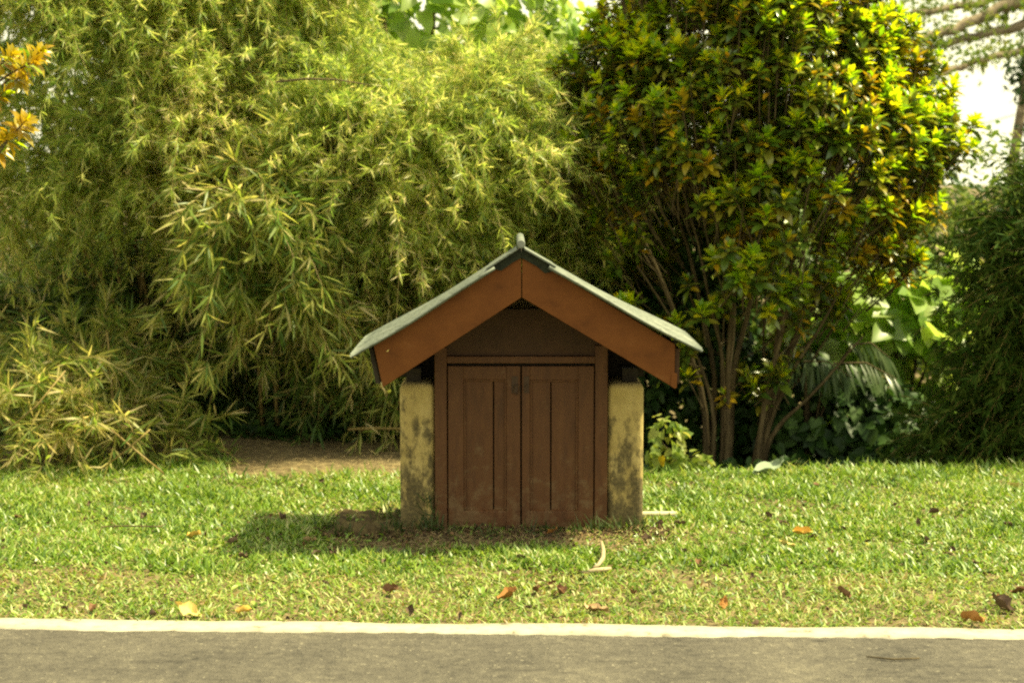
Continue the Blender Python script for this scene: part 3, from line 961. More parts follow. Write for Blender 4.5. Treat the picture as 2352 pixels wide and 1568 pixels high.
def bamboo(label, blobs, base, lsize=0.14, mat=None, culms=5, name='bamboo_clump', cat='bamboo', dens=44, gap=-0.12, nodes=15, group='bamboo clumps of the thicket', fan=(2, 5), cane_extra=(), cane_mat=None, lw=0.08, sprlen=(0.3, 0.7), droop=(0.25, 0.8), lumpy=True):
    t = thing(name, label, cat, base, group)
    inv = Matrix.Translation(-Vector(base))
    bag = LeafBag(); mb = MB()
    lumps = []
    for (cx, cy, cz, rx, ry, rz) in blobs:
        if min(rx, rz) < 0.72 or not lumpy:
            lumps.append((cx, cy, cz, rx, ry, rz, 1.0))
            continue
        lumps.append((cx, cy + 0.1, cz, rx * 0.82, ry * 0.75, rz * 0.82, 0.75))
        for k in range(int(6 + 9 * rx * rz)):
            d = rand_dir(1)[0]
            d[1] = -abs(d[1])
            q = rng.uniform(0.30, 0.50)
            lumps.append((cx + d[0] * (rx - q * .6), cy + d[1] * (ry - q * .6), cz + d[2] * (rz - q * .6), q * 1.15, q, q * 1.1, 0.9))
    for (cx, cy, cz, rx, ry, rz, dk) in lumps:
        area = 4 * PI * ((rx * ry) ** 1.6 / 3 + (rx * rz) ** 1.6 / 3 + (ry * rz) ** 1.6 / 3) ** (1 / 1.6)
        n = int(area * dens * 1.75 * dk)
        d = rand_dir(n)
        r = np.where(rng.random(n) < 0.68, rng.uniform(0.78, 1.0, n), rng.uniform(0.35, 0.78, n))
        keep = (d[:, 1] < 0.45) | (rng.random(n) < 0.25)
        P = np.stack([cx + d[:, 0] * rx * r, cy + d[:, 1] * ry * r, cz + d[:, 2] * rz * r], -1)
        g = sn(P[:, 0], P[:, 1], P[:, 2], 3.1, cx * 3)
        keep &= (g > gap) | (rng.random(n) < 0.25)
        keep &= P[:, 2] > 0.03
        for i in np.nonzero(keep)[0]:
            dv = d[i] * np.array([1.0, 1.0, 0.6]) + np.array([0, 0, 0.22]) + rng.normal(0, 0.35, 3)
            spray_leaves(bag, mb, P[i] - d[i] * 0.22, dv, rng.uniform(*sprlen), rng.uniform(*droop), nodes, fan, lsize, lw=lw)
    o = bag.build('foliage', [mat or M_BAMBOO], t); o.matrix_parent_inverse = inv
    o = mb.build('twigs', M_CANE, t); o.matrix_parent_inverse = inv
    cm = MB()
    for i in range(culms):
        (cx, cy, cz, rx, ry, rz) = blobs[i % len(blobs)]
        bx = base[0] + rng.uniform(-0.3, 0.3); by = base[1] + rng.uniform(-0.1, 0.3)
        tx = cx + rng.uniform(-.8, .8) * rx; ty = cy + rng.uniform(-.6, .3) * ry; tz = cz + rng.uniform(0.2, 0.95) * rz
        pts = [(bx + (tx - bx) * s ** 1.6, by + (ty - by) * s ** 1.6, tz * (1 - (1 - s) ** 1.5)) for s in np.linspace(0, 1, 8)]
        cm.tube(pts, [0.014 * (1 - 0.7 * s) for s in np.linspace(0, 1, 8)], 6)
    for pts, r in cane_extra:
        c1 = MB(); c1.tube(pts, r, 5)
        o = c1.build('cane', cane_mat or M_CANE, t, smooth=True); o.matrix_parent_inverse = inv
    if culms:
        o = cm.build('culms', M_CANE, t, smooth=True); o.matrix_parent_inverse = inv
    return t


def W(dx, dy, Y):
    return tuple(at(dx * D, dy * D, Y))


bamboo('tall feathery bamboo clump filling the upper left corner behind the yellow croton twigs',
       [(-3.2, 12.5, 2.75, 1.35, 1.0, 1.35), (-2.75, 12.1, 2.0, 0.9, 0.6, 0.5), (-3.6, 12.0, 1.75, 0.5, 0.5, 0.4)], (-3.0, 12.8, 0), dens=38, culms=7, lsize=0.088, nodes=25, droop=(0.1, 0.7))
bamboo('wide sunlit bamboo clump mid-thicket with a dark bare branch, above left of the hut roof',
       [(-1.95, 12.5, 2.5, 0.95, 0.9, 1.2), (-0.75, 12.0, 2.05, 0.95, 0.7, 0.72), (-1.2, 12.6, 2.0, 1.0, 0.7, 0.8)], (-1.3, 12.9, 0), dens=38, culms=6, mat=M_BAMBOO, lsize=0.088, nodes=25, droop=(0.1, 0.7), cane_mat=M_BARK,
       cane_extra=[([W(635, 188, 11.2), W(700, 181, 11.15), W(770, 182, 11.15), W(850, 195, 11.3)], [0.008, 0.008, 0.006, 0.003])])
bamboo('pale bamboo clump right behind the hut ridge, touching the croton',
       [(0.15, 13.3, 2.0, 1.0, 0.8, 0.85), (-0.25, 12.8, 1.45, 0.8, 0.6, 0.6)], (0.0, 13.5, 0), dens=38, culms=4, mat=M_BAMBOO, lsize=0.088, nodes=25, droop=(0.1, 0.7), cane_mat=M_BARK,
       cane_extra=[([W(1130, 255, 11.9), W(1180, 225, 11.9), W(1250, 205, 12.0)], [0.008, 0.007, 0.005])])
bamboo('straw-coloured drooping bamboo plume hanging beside the dark hollow left of the hut',
       [(-1.72, 11.45, 1.62, 0.46, 0.45, 0.62), (-1.5, 11.5, 1.15, 0.28, 0.3, 0.35)], (-1.6, 12.3, 0), dens=38, culms=3, mat=M_BAMBOO_T, lsize=0.16, droop=(0.5, 1.0))
bamboo('low arching bamboo clump spilling onto the lawn at the far left',
       [(-3.3, 11.1, 0.4, 0.6, 0.4, 0.45), (-2.7, 11.1, 0.25, 0.5, 0.4, 0.32), (-2.25, 11.2, 0.1, 0.35, 0.3, 0.2), (-2.95, 11.6, 0.6, 0.5, 0.35, 0.35)], (-2.8, 11.2, 0), dens=34, culms=4, mat=M_BAMBOO_T, lsize=0.15, gap=0.0, sprlen=(0.35, 0.85), droop=(0.2, 0.7),
       cane_extra=[([W(255, 985, 10.45), W(320, 1040, 10.4), W(375, 1085, 10.4)], 0.006), ([W(235, 1075, 10.45), W(300, 1025, 10.4), W(345, 985, 10.4)], 0.005),
                   ([W(20, 985, 10.4), W(85, 930, 10.4), W(150, 850, 10.5)], 0.005)])
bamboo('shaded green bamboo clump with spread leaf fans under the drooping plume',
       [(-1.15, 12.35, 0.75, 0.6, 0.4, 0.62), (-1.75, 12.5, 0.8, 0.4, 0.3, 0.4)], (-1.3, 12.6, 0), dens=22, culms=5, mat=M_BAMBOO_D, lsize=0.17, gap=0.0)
bamboo('drooping bamboo growth with a bare cane at the left wall of the hut',
       [(-0.62, 12.0, 0.75, 0.45, 0.4, 0.62), (-0.45, 12.2, 0.3, 0.5, 0.3, 0.3)], (-0.5, 12.3, 0), dens=42, culms=3, mat=M_BAMBOO_T, lsize=0.14, droop=(0.5, 1.0),
       cane_extra=[([W(800, 985, 11.7), W(860, 982, 11.65), W(925, 984, 11.6)], 0.010)])
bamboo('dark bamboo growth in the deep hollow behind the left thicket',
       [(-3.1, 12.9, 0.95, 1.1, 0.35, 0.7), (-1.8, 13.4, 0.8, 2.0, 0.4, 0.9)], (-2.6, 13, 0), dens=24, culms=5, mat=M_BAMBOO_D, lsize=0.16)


# ------------------------------------------------------------------ croton
def rosette(bag, P, A, size, n, style):
    """style: 0 fresh green tip, 1 plain dark, 2 yellow-orange"""
    A = np.asarray(A, float); A = A / np.linalg.norm(A)
    u = np.cross(A, [0.3, 0.2, 0.9]); u /= np.linalg.norm(u); v = np.cross(A, u)
    k = np.arange(n); t = (k + 0.5) / n
    ang = k * 2.39996 + rng.random() * 6
    el = np.radians(10 + 74 * t ** 0.95) + rng.normal(0, 0.12, n)
    rad = np.cos(ang)[:, None] * u + np.sin(ang)[:, None] * v
    d = np.cos(el)[:, None] * A + np.sin(el)[:, None] * rad + np.array([0, 0, -0.18]) * t[:, None]
    pos = np.asarray(P) - A * (t[:, None] * size * 0.95)
    L = size * (0.75 + 0.5 * t) * rng.uniform(0.8, 1.15, n)
    nr = A - rad * 0.3 * 0 + rng.normal(0, 0.12, (n, 3))
    r = rng.random(n)
    if style == 0:
        mi = np.where(t < 0.66, 0, np.where(r < 0.14, 2, 1))
    elif style == 1:
        mi = np.where(t < 0.12, 0, np.where(r < 0.10, 2, 1))
    elif style == 2:
        mi = np.where(t < 0.2, np.where(r < 0.5, 0, 3), np.where(r < 0.35, 3, np.where(r < 0.8, 2, 1)))
    else:
        mi = np.where(r < 0.12, 0, np.where(r < 0.86, 3, 2))
    bag.put(pos, d, nr, L, L * rng.uniform(0.32, 0.46, n), T_LEAF, rng.uniform(0.05, 0.4, n), 0.35, mi)


def in_poly(x, z, poly):
    c = np.zeros(len(x), bool)
    n = len(poly)
    for i in range(n):
        x0, z0 = poly[i]; x1, z1 = poly[(i + 1) % n]
        hit = ((z0 > z) != (z1 > z)) & (x < (x1 - x0) * (z - z0) / (z1 - z0 + 1e-12) + x0)
        c ^= hit
    return c


def edge_dist(x, z, poly):
    dmin = np.full(len(x), 9.0)
    n = len(poly)
    for i in range(n):
        a = np.array(poly[i]); b = np.array(poly[(i + 1) % n]); ab = b - a
        t = np.clip(((x - a[0]) * ab[0] + (z - a[1]) * ab[1]) / (ab @ ab), 0, 1)
        dmin = np.minimum(dmin, np.hypot(x - a[0] - t * ab[0], z - a[1] - t * ab[1]))
    return dmin


def croton_tree():
    YC = 12.4
    base = Vector((1.52, YC, float(hgt(1.52, YC))))
    t = thing('croton_tree', 'bushy croton with yellow-green tips, orange leaves and fanned brown stems right of the hut', 'croton', base)
    inv = Matrix.Translation(-base)
    out = [(1445, -330), (1430, 20), (1345, 120), (1240, 225), (1205, 310), (1240, 390), (1340, 430), (1395, 520), (1385, 640),
           (1430, 760), (1560, 850), (1650, 900), (1780, 900), (1850, 820), (1950, 700), (2060, 640), (2140, 560), (2150, 450), (2195, 330), (2190, 240), (2120, 160),
           (2055, 100), (2010, 20), (2020, -330)]
    poly = [(at(a * D, b * D, YC).x, at(a * D, b * D, YC).z) for a, b in out]
    xs = [p[0] for p in poly]; zs = [p[1] for p in poly]
    n = 16000
    x = rng.uniform(min(xs), max(xs), n); z = rng.uniform(min(zs), max(zs), n)
    s = in_poly(x, z, poly); x, z = x[s], z[s]
    e = edge_dist(x, z, poly)
    thick = np.minimum(1.0, 0.15 + 1.15 * e ** 0.8)
    u = rng.choice([-1, 1], len(x)) * rng.uniform(0.25, 1.0, len(x)) ** 0.6
    y = YC + u * thick
    g = sn(x, y, z, 3.6, 1.7)
    low = 1 - smooth(0.9, 2.05, z)
    pr = np.clip(0.45 + 0.7 * g, 0.05 + 0.33 * smooth(1.8, 2.4, z), 1) * (1 - 0.84 * low)
    s = rng.random(len(x)) < pr * 0.56
    # fewer leaves hang on the near lower side, where the stems show
    x, y, z, e, u, low = x[s], y[s], z[s], e[s], u[s], low[s]
    # shoots that stand out past the rounded crown
    so = (e < 0.16) & (z > 1.2) & (rng.random(len(x)) < 0.45)
    push = np.where(so, rng.uniform(0.06, 0.22, len(x)), 0)
    x = x + push * np.sign(x - 1.6) * 0.75; z = z + push * 0.6
    bag = LeafBag(); tw = MB()
    c = np.array([1.6, YC, 1.3])
    sunside = np.array([0.52, 0.1, 0.85])
    for i in range(len(x)):
        P = np.array([x[i], y[i], z[i]])
        A = (P - c) * np.array([0.55, 0.55, 0.35]); A = A / max(np.linalg.norm(A), 0.2) * 0.6 + np.array([0, 0, 1.0]) + rng.normal(0, 0.22, 3)
        r = rng.random()
        outer = e[i] < 0.34 or u[i] > 0.0 and z[i] > 2.2
        q = rng.random()
        pn = sn(np.array([x[i]]), np.array([y[i]]), np.array([z[i]]), 2.2, 4.1)[0]
        if z[i] > 1.0 and x[i] > 2.4 and z[i] < 1.9:
            st = 2 if q < 0.5 else 0          # the twigs of old yellow leaves on the right
        else:
            st = 0 if q < 0.54 + 0.25 * pn else (1 if q < 0.91 else 2)
        rosette(bag, P, A, rng.uniform(0.082, 0.125), int(rng.integers(18, 25)), st)
        An = A / np.linalg.norm(A)
        q0 = P - An * 0.10; q1 = P - An * 0.36 + (c - P) * 0.08; q2 = q1 + (np.array([1.6, YC, 0.6]) - q1) * 0.22
        tw.tube([P, q0, q1], [0.003, 0.0045, 0.005], 4, cap=False)
    o = bag.build('crown', [M_CR_NEW, M_CR_MID, M_CR_OLD, M_CR_YEL], t); o.matrix_parent_inverse = inv
    o = tw.build('twigs', M_BARK, t, smooth=True); o.matrix_parent_inverse = inv
    # main stems: (foot, mid, top) in the photo, at depths spread round the trunk
    stems = [((1625, 1085), (1600, 860), (1480, 560), (1380, 330), -0.1, .055), ((1640, 1085), (1640, 850), (1590, 600), (1500, 300), .15, .05),
             ((1655, 1085), (1668, 860), (1680, 640), (1700, 300), -.2, .06), ((1670, 1085), (1690, 850), (1740, 640), (1800, 350), 0.1, .06),
             ((1650, 1085), (1655, 880), (1625, 700), (1560, 450), -.3, .04), ((1680, 1085), (1680, 880), (1700, 720), (1740, 480), .35, .04),
             ((1720, 1085), (1765, 900), (1785, 740), (1835, 420), -.15, .065), ((1735, 1085), (1790, 890), (1850, 700), (1935, 380), .05, .05),
             ((1730, 1085), (1775, 920), (1830, 800), (1915, 640), -.3, .045), ((1740, 1085), (1780, 940), (1860, 850), (1990, 640), .1, .04),
             ((1728, 1085), (1760, 960), (1770, 790), (1780, 560), .3, .04), ((1742, 1085), (1770, 985), (1830, 915), (1960, 760), -.25, .045),
             ((1632, 1085), (1625, 900), (1560, 760), (1450, 600), -.35, .035), ((1735, 1085), (1790, 860), (1900, 640), (2060, 400), -.1, .045),
             ((1660, 1085), (1665, 800), (1655, 560), (1640, 150), -.45, .04), ((1725, 1085), (1760, 830), (1812, 600), (1880, 200), -.5, .045)]
    for (f, m, m2, tp, dy, r) in stems:
        pts = []
        ctrl = [f, m, m2, tp]
        P4 = [np.array(at(a * D, b * D, YC)) for a, b in ctrl]
        P4[0][1] += dy * 0.25; P4[1][1] += dy * 0.6; P4[2][1] += dy; P4[3][1] += dy * 1.5
        P4[0][2] = float(hgt(P4[0][0], P4[0][1])) - 0.05
        for s in np.linspace(0, 1, 14):
            w = s * 3; i = min(int(w), 2); fr = w - i
            p0 = P4[max(i - 1, 0)]; p1 = P4[i]; p2 = P4[i + 1]; p3 = P4[min(i + 2, 3)]
            p = 0.5 * (2 * p1 + (p2 - p0) * fr + (2 * p0 - 5 * p1 + 4 * p2 - p3) * fr ** 2 + (3 * p1 - p0 - 3 * p2 + p3) * fr ** 3)
            p = p + np.array([0.008 * math.sin(s * 17 + r * 300), 0, 0])
            pts.append(p)
        mb = MB(); mb.tube(pts, [r * (1 - 0.76 * s) ** 1.0 * (0.52 if s > 0.02 else 0.8) for s in np.linspace(0, 1, 14)], 8)
        o = mb.build('trunk', M_BARK, t, smooth=True); o.matrix_parent_inverse = inv


croton_tree()


def croton_left():
    base = Vector((-3.6, 9.6, 0))
    t = thing('croton_bush', 'yellow-orange croton twigs reaching in at the left edge of the photo', 'croton', base)
    inv = Matrix.Translation(-base)
    bag = LeafBag(); mb = MB()
    Y = 9.5
    tips = [(78, 140, 2), (30, 125, 3), (95, 115, 3), (10, 215, 2), (35, 300, 2), (5, 320, 2), (55, 165, 3), (-40, 150, 2), (-50, 260, 2), (-90, 200, 0), (-120, 320, 2), (-60, 360, 2), (-140, 110, 0), (-200, 220, 0), (-180, 380, 2), (60, 275, 3)]
    for (dx, dy, st) in tips:
        P = np.array(at(dx * D, dy * D, Y + rng.uniform(-0.15, 0.2)))
        A = np.array([0.75, -0.25, 0.5]) + rng.normal(0, 0.25, 3)
        rosette(bag, P, A, 0.10, 22, 4 if st == 3 else (4 if st == 2 and rng.random() < .6 else st))
        An = A / np.linalg.norm(A)
        mb.tube([P, P - An * 0.15, P - An * 0.3 + np.array([-0.15, 0, -0.12]), np.array([-3.3, 9.55, 1.3])], [0.004, 0.006, 0.008, 0.012], 5)
    for k in range(26):
        P = np.array([-3.65 + rng.uniform(-.6, .3), 9.6 + rng.uniform(-.4, .4), rng.uniform(1.0, 2.6)])
        rosette(bag, P, np.array([rng.normal(0, .4), rng.normal(0, .4), .8]), 0.105, 14, int(rng.integers(0, 3)))
        mb.tube([P, P - np.array([0, 0, .25]), np.array([-3.5, 9.6, 0.6])], [0.004, 0.007, 0.012], 4)
    for k in range(5):
        a = rng.uniform(0, 6.28)
        mb.tube([(-3.6 + .05 * math.cos(a), 9.6 + .05 * math.sin(a), 0), (-3.55 + .1 * math.cos(a), 9.6 + .1 * math.sin(a), .7), (-3.35 + .3 * math.cos(a), 9.58 + .3 * math.sin(a), 1.5)], [.03, .024, .014], 6)
    o = bag.build('crown', [M_CR_NEW, M_CR_MID, M_CR_OLD, M_CR_YEL], t); o.matrix_parent_inverse = inv
    o = mb.build('trunk', M_BARK, t, smooth=True); o.matrix_parent_inverse = inv


croton_left()


# ------------------------------------------------------------------ other plants
def shrub(name, label, cat, base, blobs, mat, size, n, tpl=T_LEAF, wr=0.55, shell=0.55, droop=0.35, stems=6, up=0.4, group=None, bark=None, gap=-0.3, face=0.35, stem_r=0.018, right=0.0):
    base = Vector(base)
    t = thing(name, label, cat, base, group)
    inv = Matrix.Translation(-base)
    bag = LeafBag(); mb = MB()
    tot = sum(b[3] * b[5] for b in blobs)
    for (cx, cy, cz, rx, ry, rz) in blobs:
        k = int(n * rx * rz / tot)
        d = rand_dir(k); r = shell + (1 - shell) * rng.random(k) ** 0.6
        P = np.stack([cx + d[:, 0] * rx * r, cy + d[:, 1] * ry * r, cz + d[:, 2] * rz * r], -1)
        g = sn(P[:, 0], P[:, 1], P[:, 2], 5.0, cx * 2 + cz)
        s = (g > gap) | (rng.random(k) < 0.2)
        gz = hgt(P[:, 0], P[:, 1])
        s &= P[:, 2] > gz + 0.02
        P, d = P[s], d[s]; k = len(P)
        nr = d * 0.8 + np.array([right, -face, up]) + rng.normal(0, 0.42, (k, 3))
        ld = d * 0.5 + rng.normal(0, 0.6, (k, 3)) + np.array([0, 0, -droop])
        ld = ld - unit(nr) * (np.sum(ld * unit(nr), axis=1, keepdims=True)) * 0.75
        L = size * rng.uniform(0.55, 1.2, k)
        bag.put(P, ld, nr, L, L * wr * rng.uniform(0.85, 1.15, k), tpl, rng.uniform(0.05, 0.35, k), 0.3)
    o = bag.build('foliage', [mat], t); o.matrix_parent_inverse = inv
    for i in range(stems):
        (cx, cy, cz, rx, ry, rz) = blobs[i % len(blobs)]
        tip = Vector((cx + rng.uniform(-.6, .6) * rx, cy + rng.uniform(-.6, .6) * ry, cz + rng.uniform(0, .7) * rz))
        b0 = base + Vector((rng.uniform(-.06, .06), rng.uniform(-.06, .06), -0.02))
        mid = b0.lerp(tip, 0.5) + Vector((rng.uniform(-.08, .08), rng.uniform(-.08, .08), 0.05))
        mb.tube([b0, mid, tip], [stem_r, stem_r * .7, stem_r * .3], 6)
    if stems:
        o = mb.build('stems', bark or M_BARK, t, smooth=True); o.matrix_parent_inverse = inv
    return t


GZ = lambda x, y: float(hgt(x, y))
# dark fine-leaved tree at the right edge
bamboo('dark fine-leaved bamboo tree in shade at the right edge', [(3.85, 11.6, 1.28, 0.80, 0.5, 0.88), (3.95, 11.65, 0.35, 1.0, 0.5, 0.62), (3.2, 11.7, -0.02, 0.45, 0.35, 0.36), (4.6, 11.7, 1.3, 0.8, 0.5, 0.8)],
       (3.95, 11.9, GZ(3.95, 11.9)), lsize=0.085, mat=M_FINE, dens=85, nodes=16, fan=(3, 6), name='fine_leaved_tree', cat='tree', group=None, lw=0.13, gap=-0.4, lumpy=False)
# heart leaves, sunlit, between croton and dark tree
shrub('heart_leaf_vine', 'sunlit pale green heart-leaved vine between the croton and the dark tree', 'vine', (3.1, 13.5, GZ(3.1, 13.5)),
      [(2.95, 13.3, 0.5, 0.7, 0.35, 0.65), (3.4, 13.5, 0.8, 0.45, 0.3, 0.45)], M_HEART, 0.21, 900, T_HEART, 0.9, stems=5, up=1.0, right=0.8, face=0.3)
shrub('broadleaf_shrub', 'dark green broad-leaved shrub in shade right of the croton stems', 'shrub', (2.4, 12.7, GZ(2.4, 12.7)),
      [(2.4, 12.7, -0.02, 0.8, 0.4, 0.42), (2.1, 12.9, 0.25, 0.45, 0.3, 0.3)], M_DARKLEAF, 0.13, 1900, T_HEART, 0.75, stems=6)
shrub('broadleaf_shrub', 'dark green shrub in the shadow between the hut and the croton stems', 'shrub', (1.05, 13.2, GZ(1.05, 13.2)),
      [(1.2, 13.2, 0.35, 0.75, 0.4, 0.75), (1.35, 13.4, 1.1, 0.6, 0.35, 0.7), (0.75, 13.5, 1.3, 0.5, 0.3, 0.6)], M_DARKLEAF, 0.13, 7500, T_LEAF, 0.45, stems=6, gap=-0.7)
shrub('background_bush', 'mid-green bush seen through the croton stems', 'bush', (1.9, 14.2, GZ(1.9, 14.2)),
      [(1.9, 14.2, 0.8, 1.2, 0.5, 1.2), (2.8, 14.4, 1.0, 0.8, 0.4, 1.0)], M_VINE, 0.13, 4200, T_LEAF, 0.5, stems=6)
shrub('background_bush', 'pale green bush with small leaves under the open sky gap at the right', 'bush', (3.7, 14.5, GZ(3.7, 14.5)),
      [(3.8, 14.5, 0.8, 1.1, 0.5, 1.55), (5.1, 14.6, 0.8, 1.0, 0.5, 1.4)], M_FAR, 0.10, 9500, T_LEAF, 0.4, stems=6)
shrub('vine_tree', 'tall vine-covered tree with big pale leaves above the bamboo at the top centre', 'tree', (-0.6, 14.2, 0),
      [(-0.6, 14.0, 3.0, 1.3, 0.6, 0.8), (0.5, 14.0, 2.65, 0.7, 0.5, 0.6), (-1.6, 14.2, 3.4, 0.7, 0.5, 0.6)], M_HEART, 0.18, 2300, T_HEART, 0.8, stems=4, stem_r=0.06, gap=-0.25, right=0.6, up=0.8)
shrub('background_bush', 'dim bush closing the view behind the bamboo thicket', 'bush', (-2.5, 14.6, 0),
      [(-4.9, 14.6, 1.0, 1.5, 0.5, 1.3), (-3.2, 14.6, 1.0, 1.6, 0.5, 1.3), (-0.8, 14.6, 1.0, 1.5, 0.5, 1.2), (0.6, 14.6, 1.0, 1.0, 0.5, 1.2)], M_DARKLEAF, 0.16, 8500, T_LEAF, 0.5, stems=6)
shrub('background_tree', 'leafy tree behind the top left bamboo', 'tree', (-3.3, 15.5, 0),
      [(-3.4, 15.5, 3.5, 2.0, 0.7, 1.5), (-0.9, 15.6, 3.6, 1.6, 0.6, 1.3), (-2.0, 15.8, 2.6, 2.4, 0.6, 1.2)], M_VINE, 0.16, 6500, T_LEAF, 0.5, stems=4, stem_r=0.07, gap=-0.45)
shrub('background_bush', 'far dark bush just under the horizon behind the right side trees', 'bush', (5.5, 19.0, GZ(5.5, 19.0)),
      [(3.5, 19.0, 0.7, 2.2, 0.6, 1.6), (7.0, 19.0, 0.7, 2.2, 0.6, 1.6)], M_DARKLEAF, 0.16, 9000, T_LEAF, 0.5, stems=5, gap=-0.6)
k = 29000
x = rng.uniform(0.45, 6.0, k); y = crest(x) + 1.0 + rng.random(k) * 2.6
x[:9000] = rng.uniform(-5.0, 0.2, 9000); y[:9000] = rng.uniform(11.9, 14.6, 9000)
P = np.stack([x, y, hgt(x, y) + rng.random(k) ** 2 * 0.10], -1)
bag = LeafBag()
bag.put(P, rand_dir(k) + np.array([0, 0, 0.3]), rand_dir(k) * 0.6 + np.array([0, -.2, .9]), rng.uniform(.04, .10, k), rng.uniform(.025, .05, k), T_LEAF, .2, .3)
o = bag.build('ground_cover', [M_DARKLEAF])
tag(o, 'dark leafy ground cover in the shade beyond the lawn', 'ground cover', kind='stuff')
# little bright plant at the right wall
t = shrub('garden_plant', 'small light green plant with one yellow leaf against the right wall', 'plant', (1.0, 10.75, GZ(1.0, 10.75)),
          [(0.98, 10.78, 0.17, 0.13, 0.10, 0.19), (1.16, 10.8, 0.05, 0.13, 0.08, 0.08)], M_PLANT, 0.075, 190, T_HEART, 0.7, stems=4, stem_r=0.005)
bag = LeafBag()
pp = np.array(at(1519 * D, 1045 * D, 10.6))
bag.put([pp, pp + [0.004, 0, -0.035]], [[0.1, 0, -1], [0.2, 0, -1]], [[0, -1, .2], [0, -1, .3]], [0.07, 0.04], [0.045, 0.03], T_HEART, 0.1, 0.2)
o = bag.build('yellow_leaf', [M_CR_YEL], t); o.matrix_parent_inverse = Matrix.Translation(-t.location)


def palm(label, heads):
    b = Vector((2.2, 12.6, GZ(2.2, 12.6)))
    t = thing('palm', label, 'palm', b); inv = Matrix.Translation(-b)
    bag = LeafBag(); mb = MB()
    for (hx, hy, hz, dx, dy, ln) in heads:
        n = 26
        top = Vector((hx, hy, hz))
        pts = [b, b.lerp(top, .6) + Vector((0, 0, .18)), top, top + Vector((dx * .5, dy * .5, .02)) * ln, top + Vector((dx, dy, -.25)) * ln]
        mb.tube(pts, [.014, .010, .008, .006, .003], 5)
        for k in range(n):
            s = (k + .5) / n
            p = Vector(pts[2]).lerp(Vector(pts[3]), min(1, 2 * s)) if s < .5 else Vector(pts[3]).lerp(Vector(pts[4]), 2 * s - 1)
            sd = 1 if k % 2 else -1
            d = np.array([dx, dy, 0]) * .45 + np.array([-dy, dx, 0]) * sd * .75 + np.array([0, 0, -1.0])
            bag.put([np.array(p)], [d + rng.normal(0, .12, 3)], [[0.2, -.6, .7]], [0.30 * (1 - .4 * abs(s - .4))], [0.024], T_LANCE, [0.2], 0.1)
    o = bag.build('fronds', [M_PALM], t); o.matrix_parent_inverse = inv
    o = mb.build('stems', M_BARK, t, smooth=True); o.matrix_parent_inverse = inv


palm('small palm with drooping grey-green fronds beside the croton stems',
     [(2.12, 12.3, 0.52, 0.8, -.35, 0.4), (2.35, 12.35, 0.5, 1.0, -.1, 0.45), (2.2, 12.5, 0.6, -.6, -.4, 0.35), (2.5, 12.5, .62, .7, .3, .45)])


# far tree with mossy limbs at the top right, its trunk outside the frame
def rain_tree():
    b = Vector((8.6, 20.5, -0.34))
    t = thing('spreading_tree', 'big tree with pale mossy limbs drooping across the top right sky', 'tree', b); inv = Matrix.Translation(-b)
    mb = MB()
    mb.tube([b, b + Vector((.1, 0, 2)), b + Vector((0, 0, 4.2)), b + Vector((.2, 0, 6))], [.42, .34, .28, .2], 12)
    o = mb.build('trunk', M_LIMB, t, smooth=True); o.matrix_parent_inverse = inv
    bag = LeafBag(); lm = MB()
    Y = 20.0

    def limb(ctrl, r0, r1, y0, y1, nleaf, hang):
        pts = [np.array(at(a * D, c * D, y0 + (y1 - y0) * i / (len(ctrl) - 1))) for i, (a, c) in enumerate(ctrl)]
        P = []
        for i in range(len(pts) - 1):
            for s in np.linspace(0, 1, 5)[: (5 if i == len(pts) - 2 else 4)]:
                P.append(pts[i] * (1 - s) + pts[i + 1] * s + np.array([0, 0, 0.02 * math.sin(i * 3 + s * 6)]))
        n = len(P)
        lm.tube(P, [0.72 * (r0 + (r1 - r0) * i / (n - 1)) for i in range(n)], 7)
        k = nleaf
        idx = rng.random(k) * (n - 1.001)
        i0 = idx.astype(int); fr = (idx - i0)[:, None]
        PP = np.array(P)
        c = PP[i0] * (1 - fr) + PP[i0 + 1] * fr
        c = c + rng.normal(0, 1, (k, 3)) * np.array([.12, .2, hang]) + np.array([0, 0, hang * 0.4])
        g = sn(c[:, 0], c[:, 1], c[:, 2], 6.0, 0.5)
        c = c[g > -0.15]; k = len(c)
        bag.put(c, rand_dir(k) + np.array([0, 0, -.3]), rand_dir(k) + np.array([0, -.3, .5]), rng.uniform(.05, .11, k), rng.uniform(.025, .05, k), T_LEAF, .2, .2)

    limb([(2480, -60), (2290, 20), (2190, 70), (2090, 95), (2040, 120)], .11, .05, 20.5, 19.6, 700, .12)
    limb([(2500, 30), (2352, 55), (2240, 85), (2150, 105), (2090, 130)], .10, .045, 20.6, 19.8, 520, .10)
    limb([(2500, 85), (2352, 112), (2260, 138), (2190, 158), (2110, 185)], .07, .04, 20.2, 19.5, 900, .08)
    limb([(2520, -120), (2352, -30), (2250, 10), (2100, 30), (2000, 60)], .09, .04, 20.8, 20.2, 1500, .18)
    limb([(2520, -200), (2400, -60), (2330, 10), (2300, 40)], .09, .04, 20.9, 20.4, 900, .18)
    o = lm.build('limbs', M_LIMB, t, smooth=True); o.matrix_parent_inverse = inv
    o = bag.build('foliage', [M_FAR], t); o.matrix_parent_inverse = inv


rain_tree()

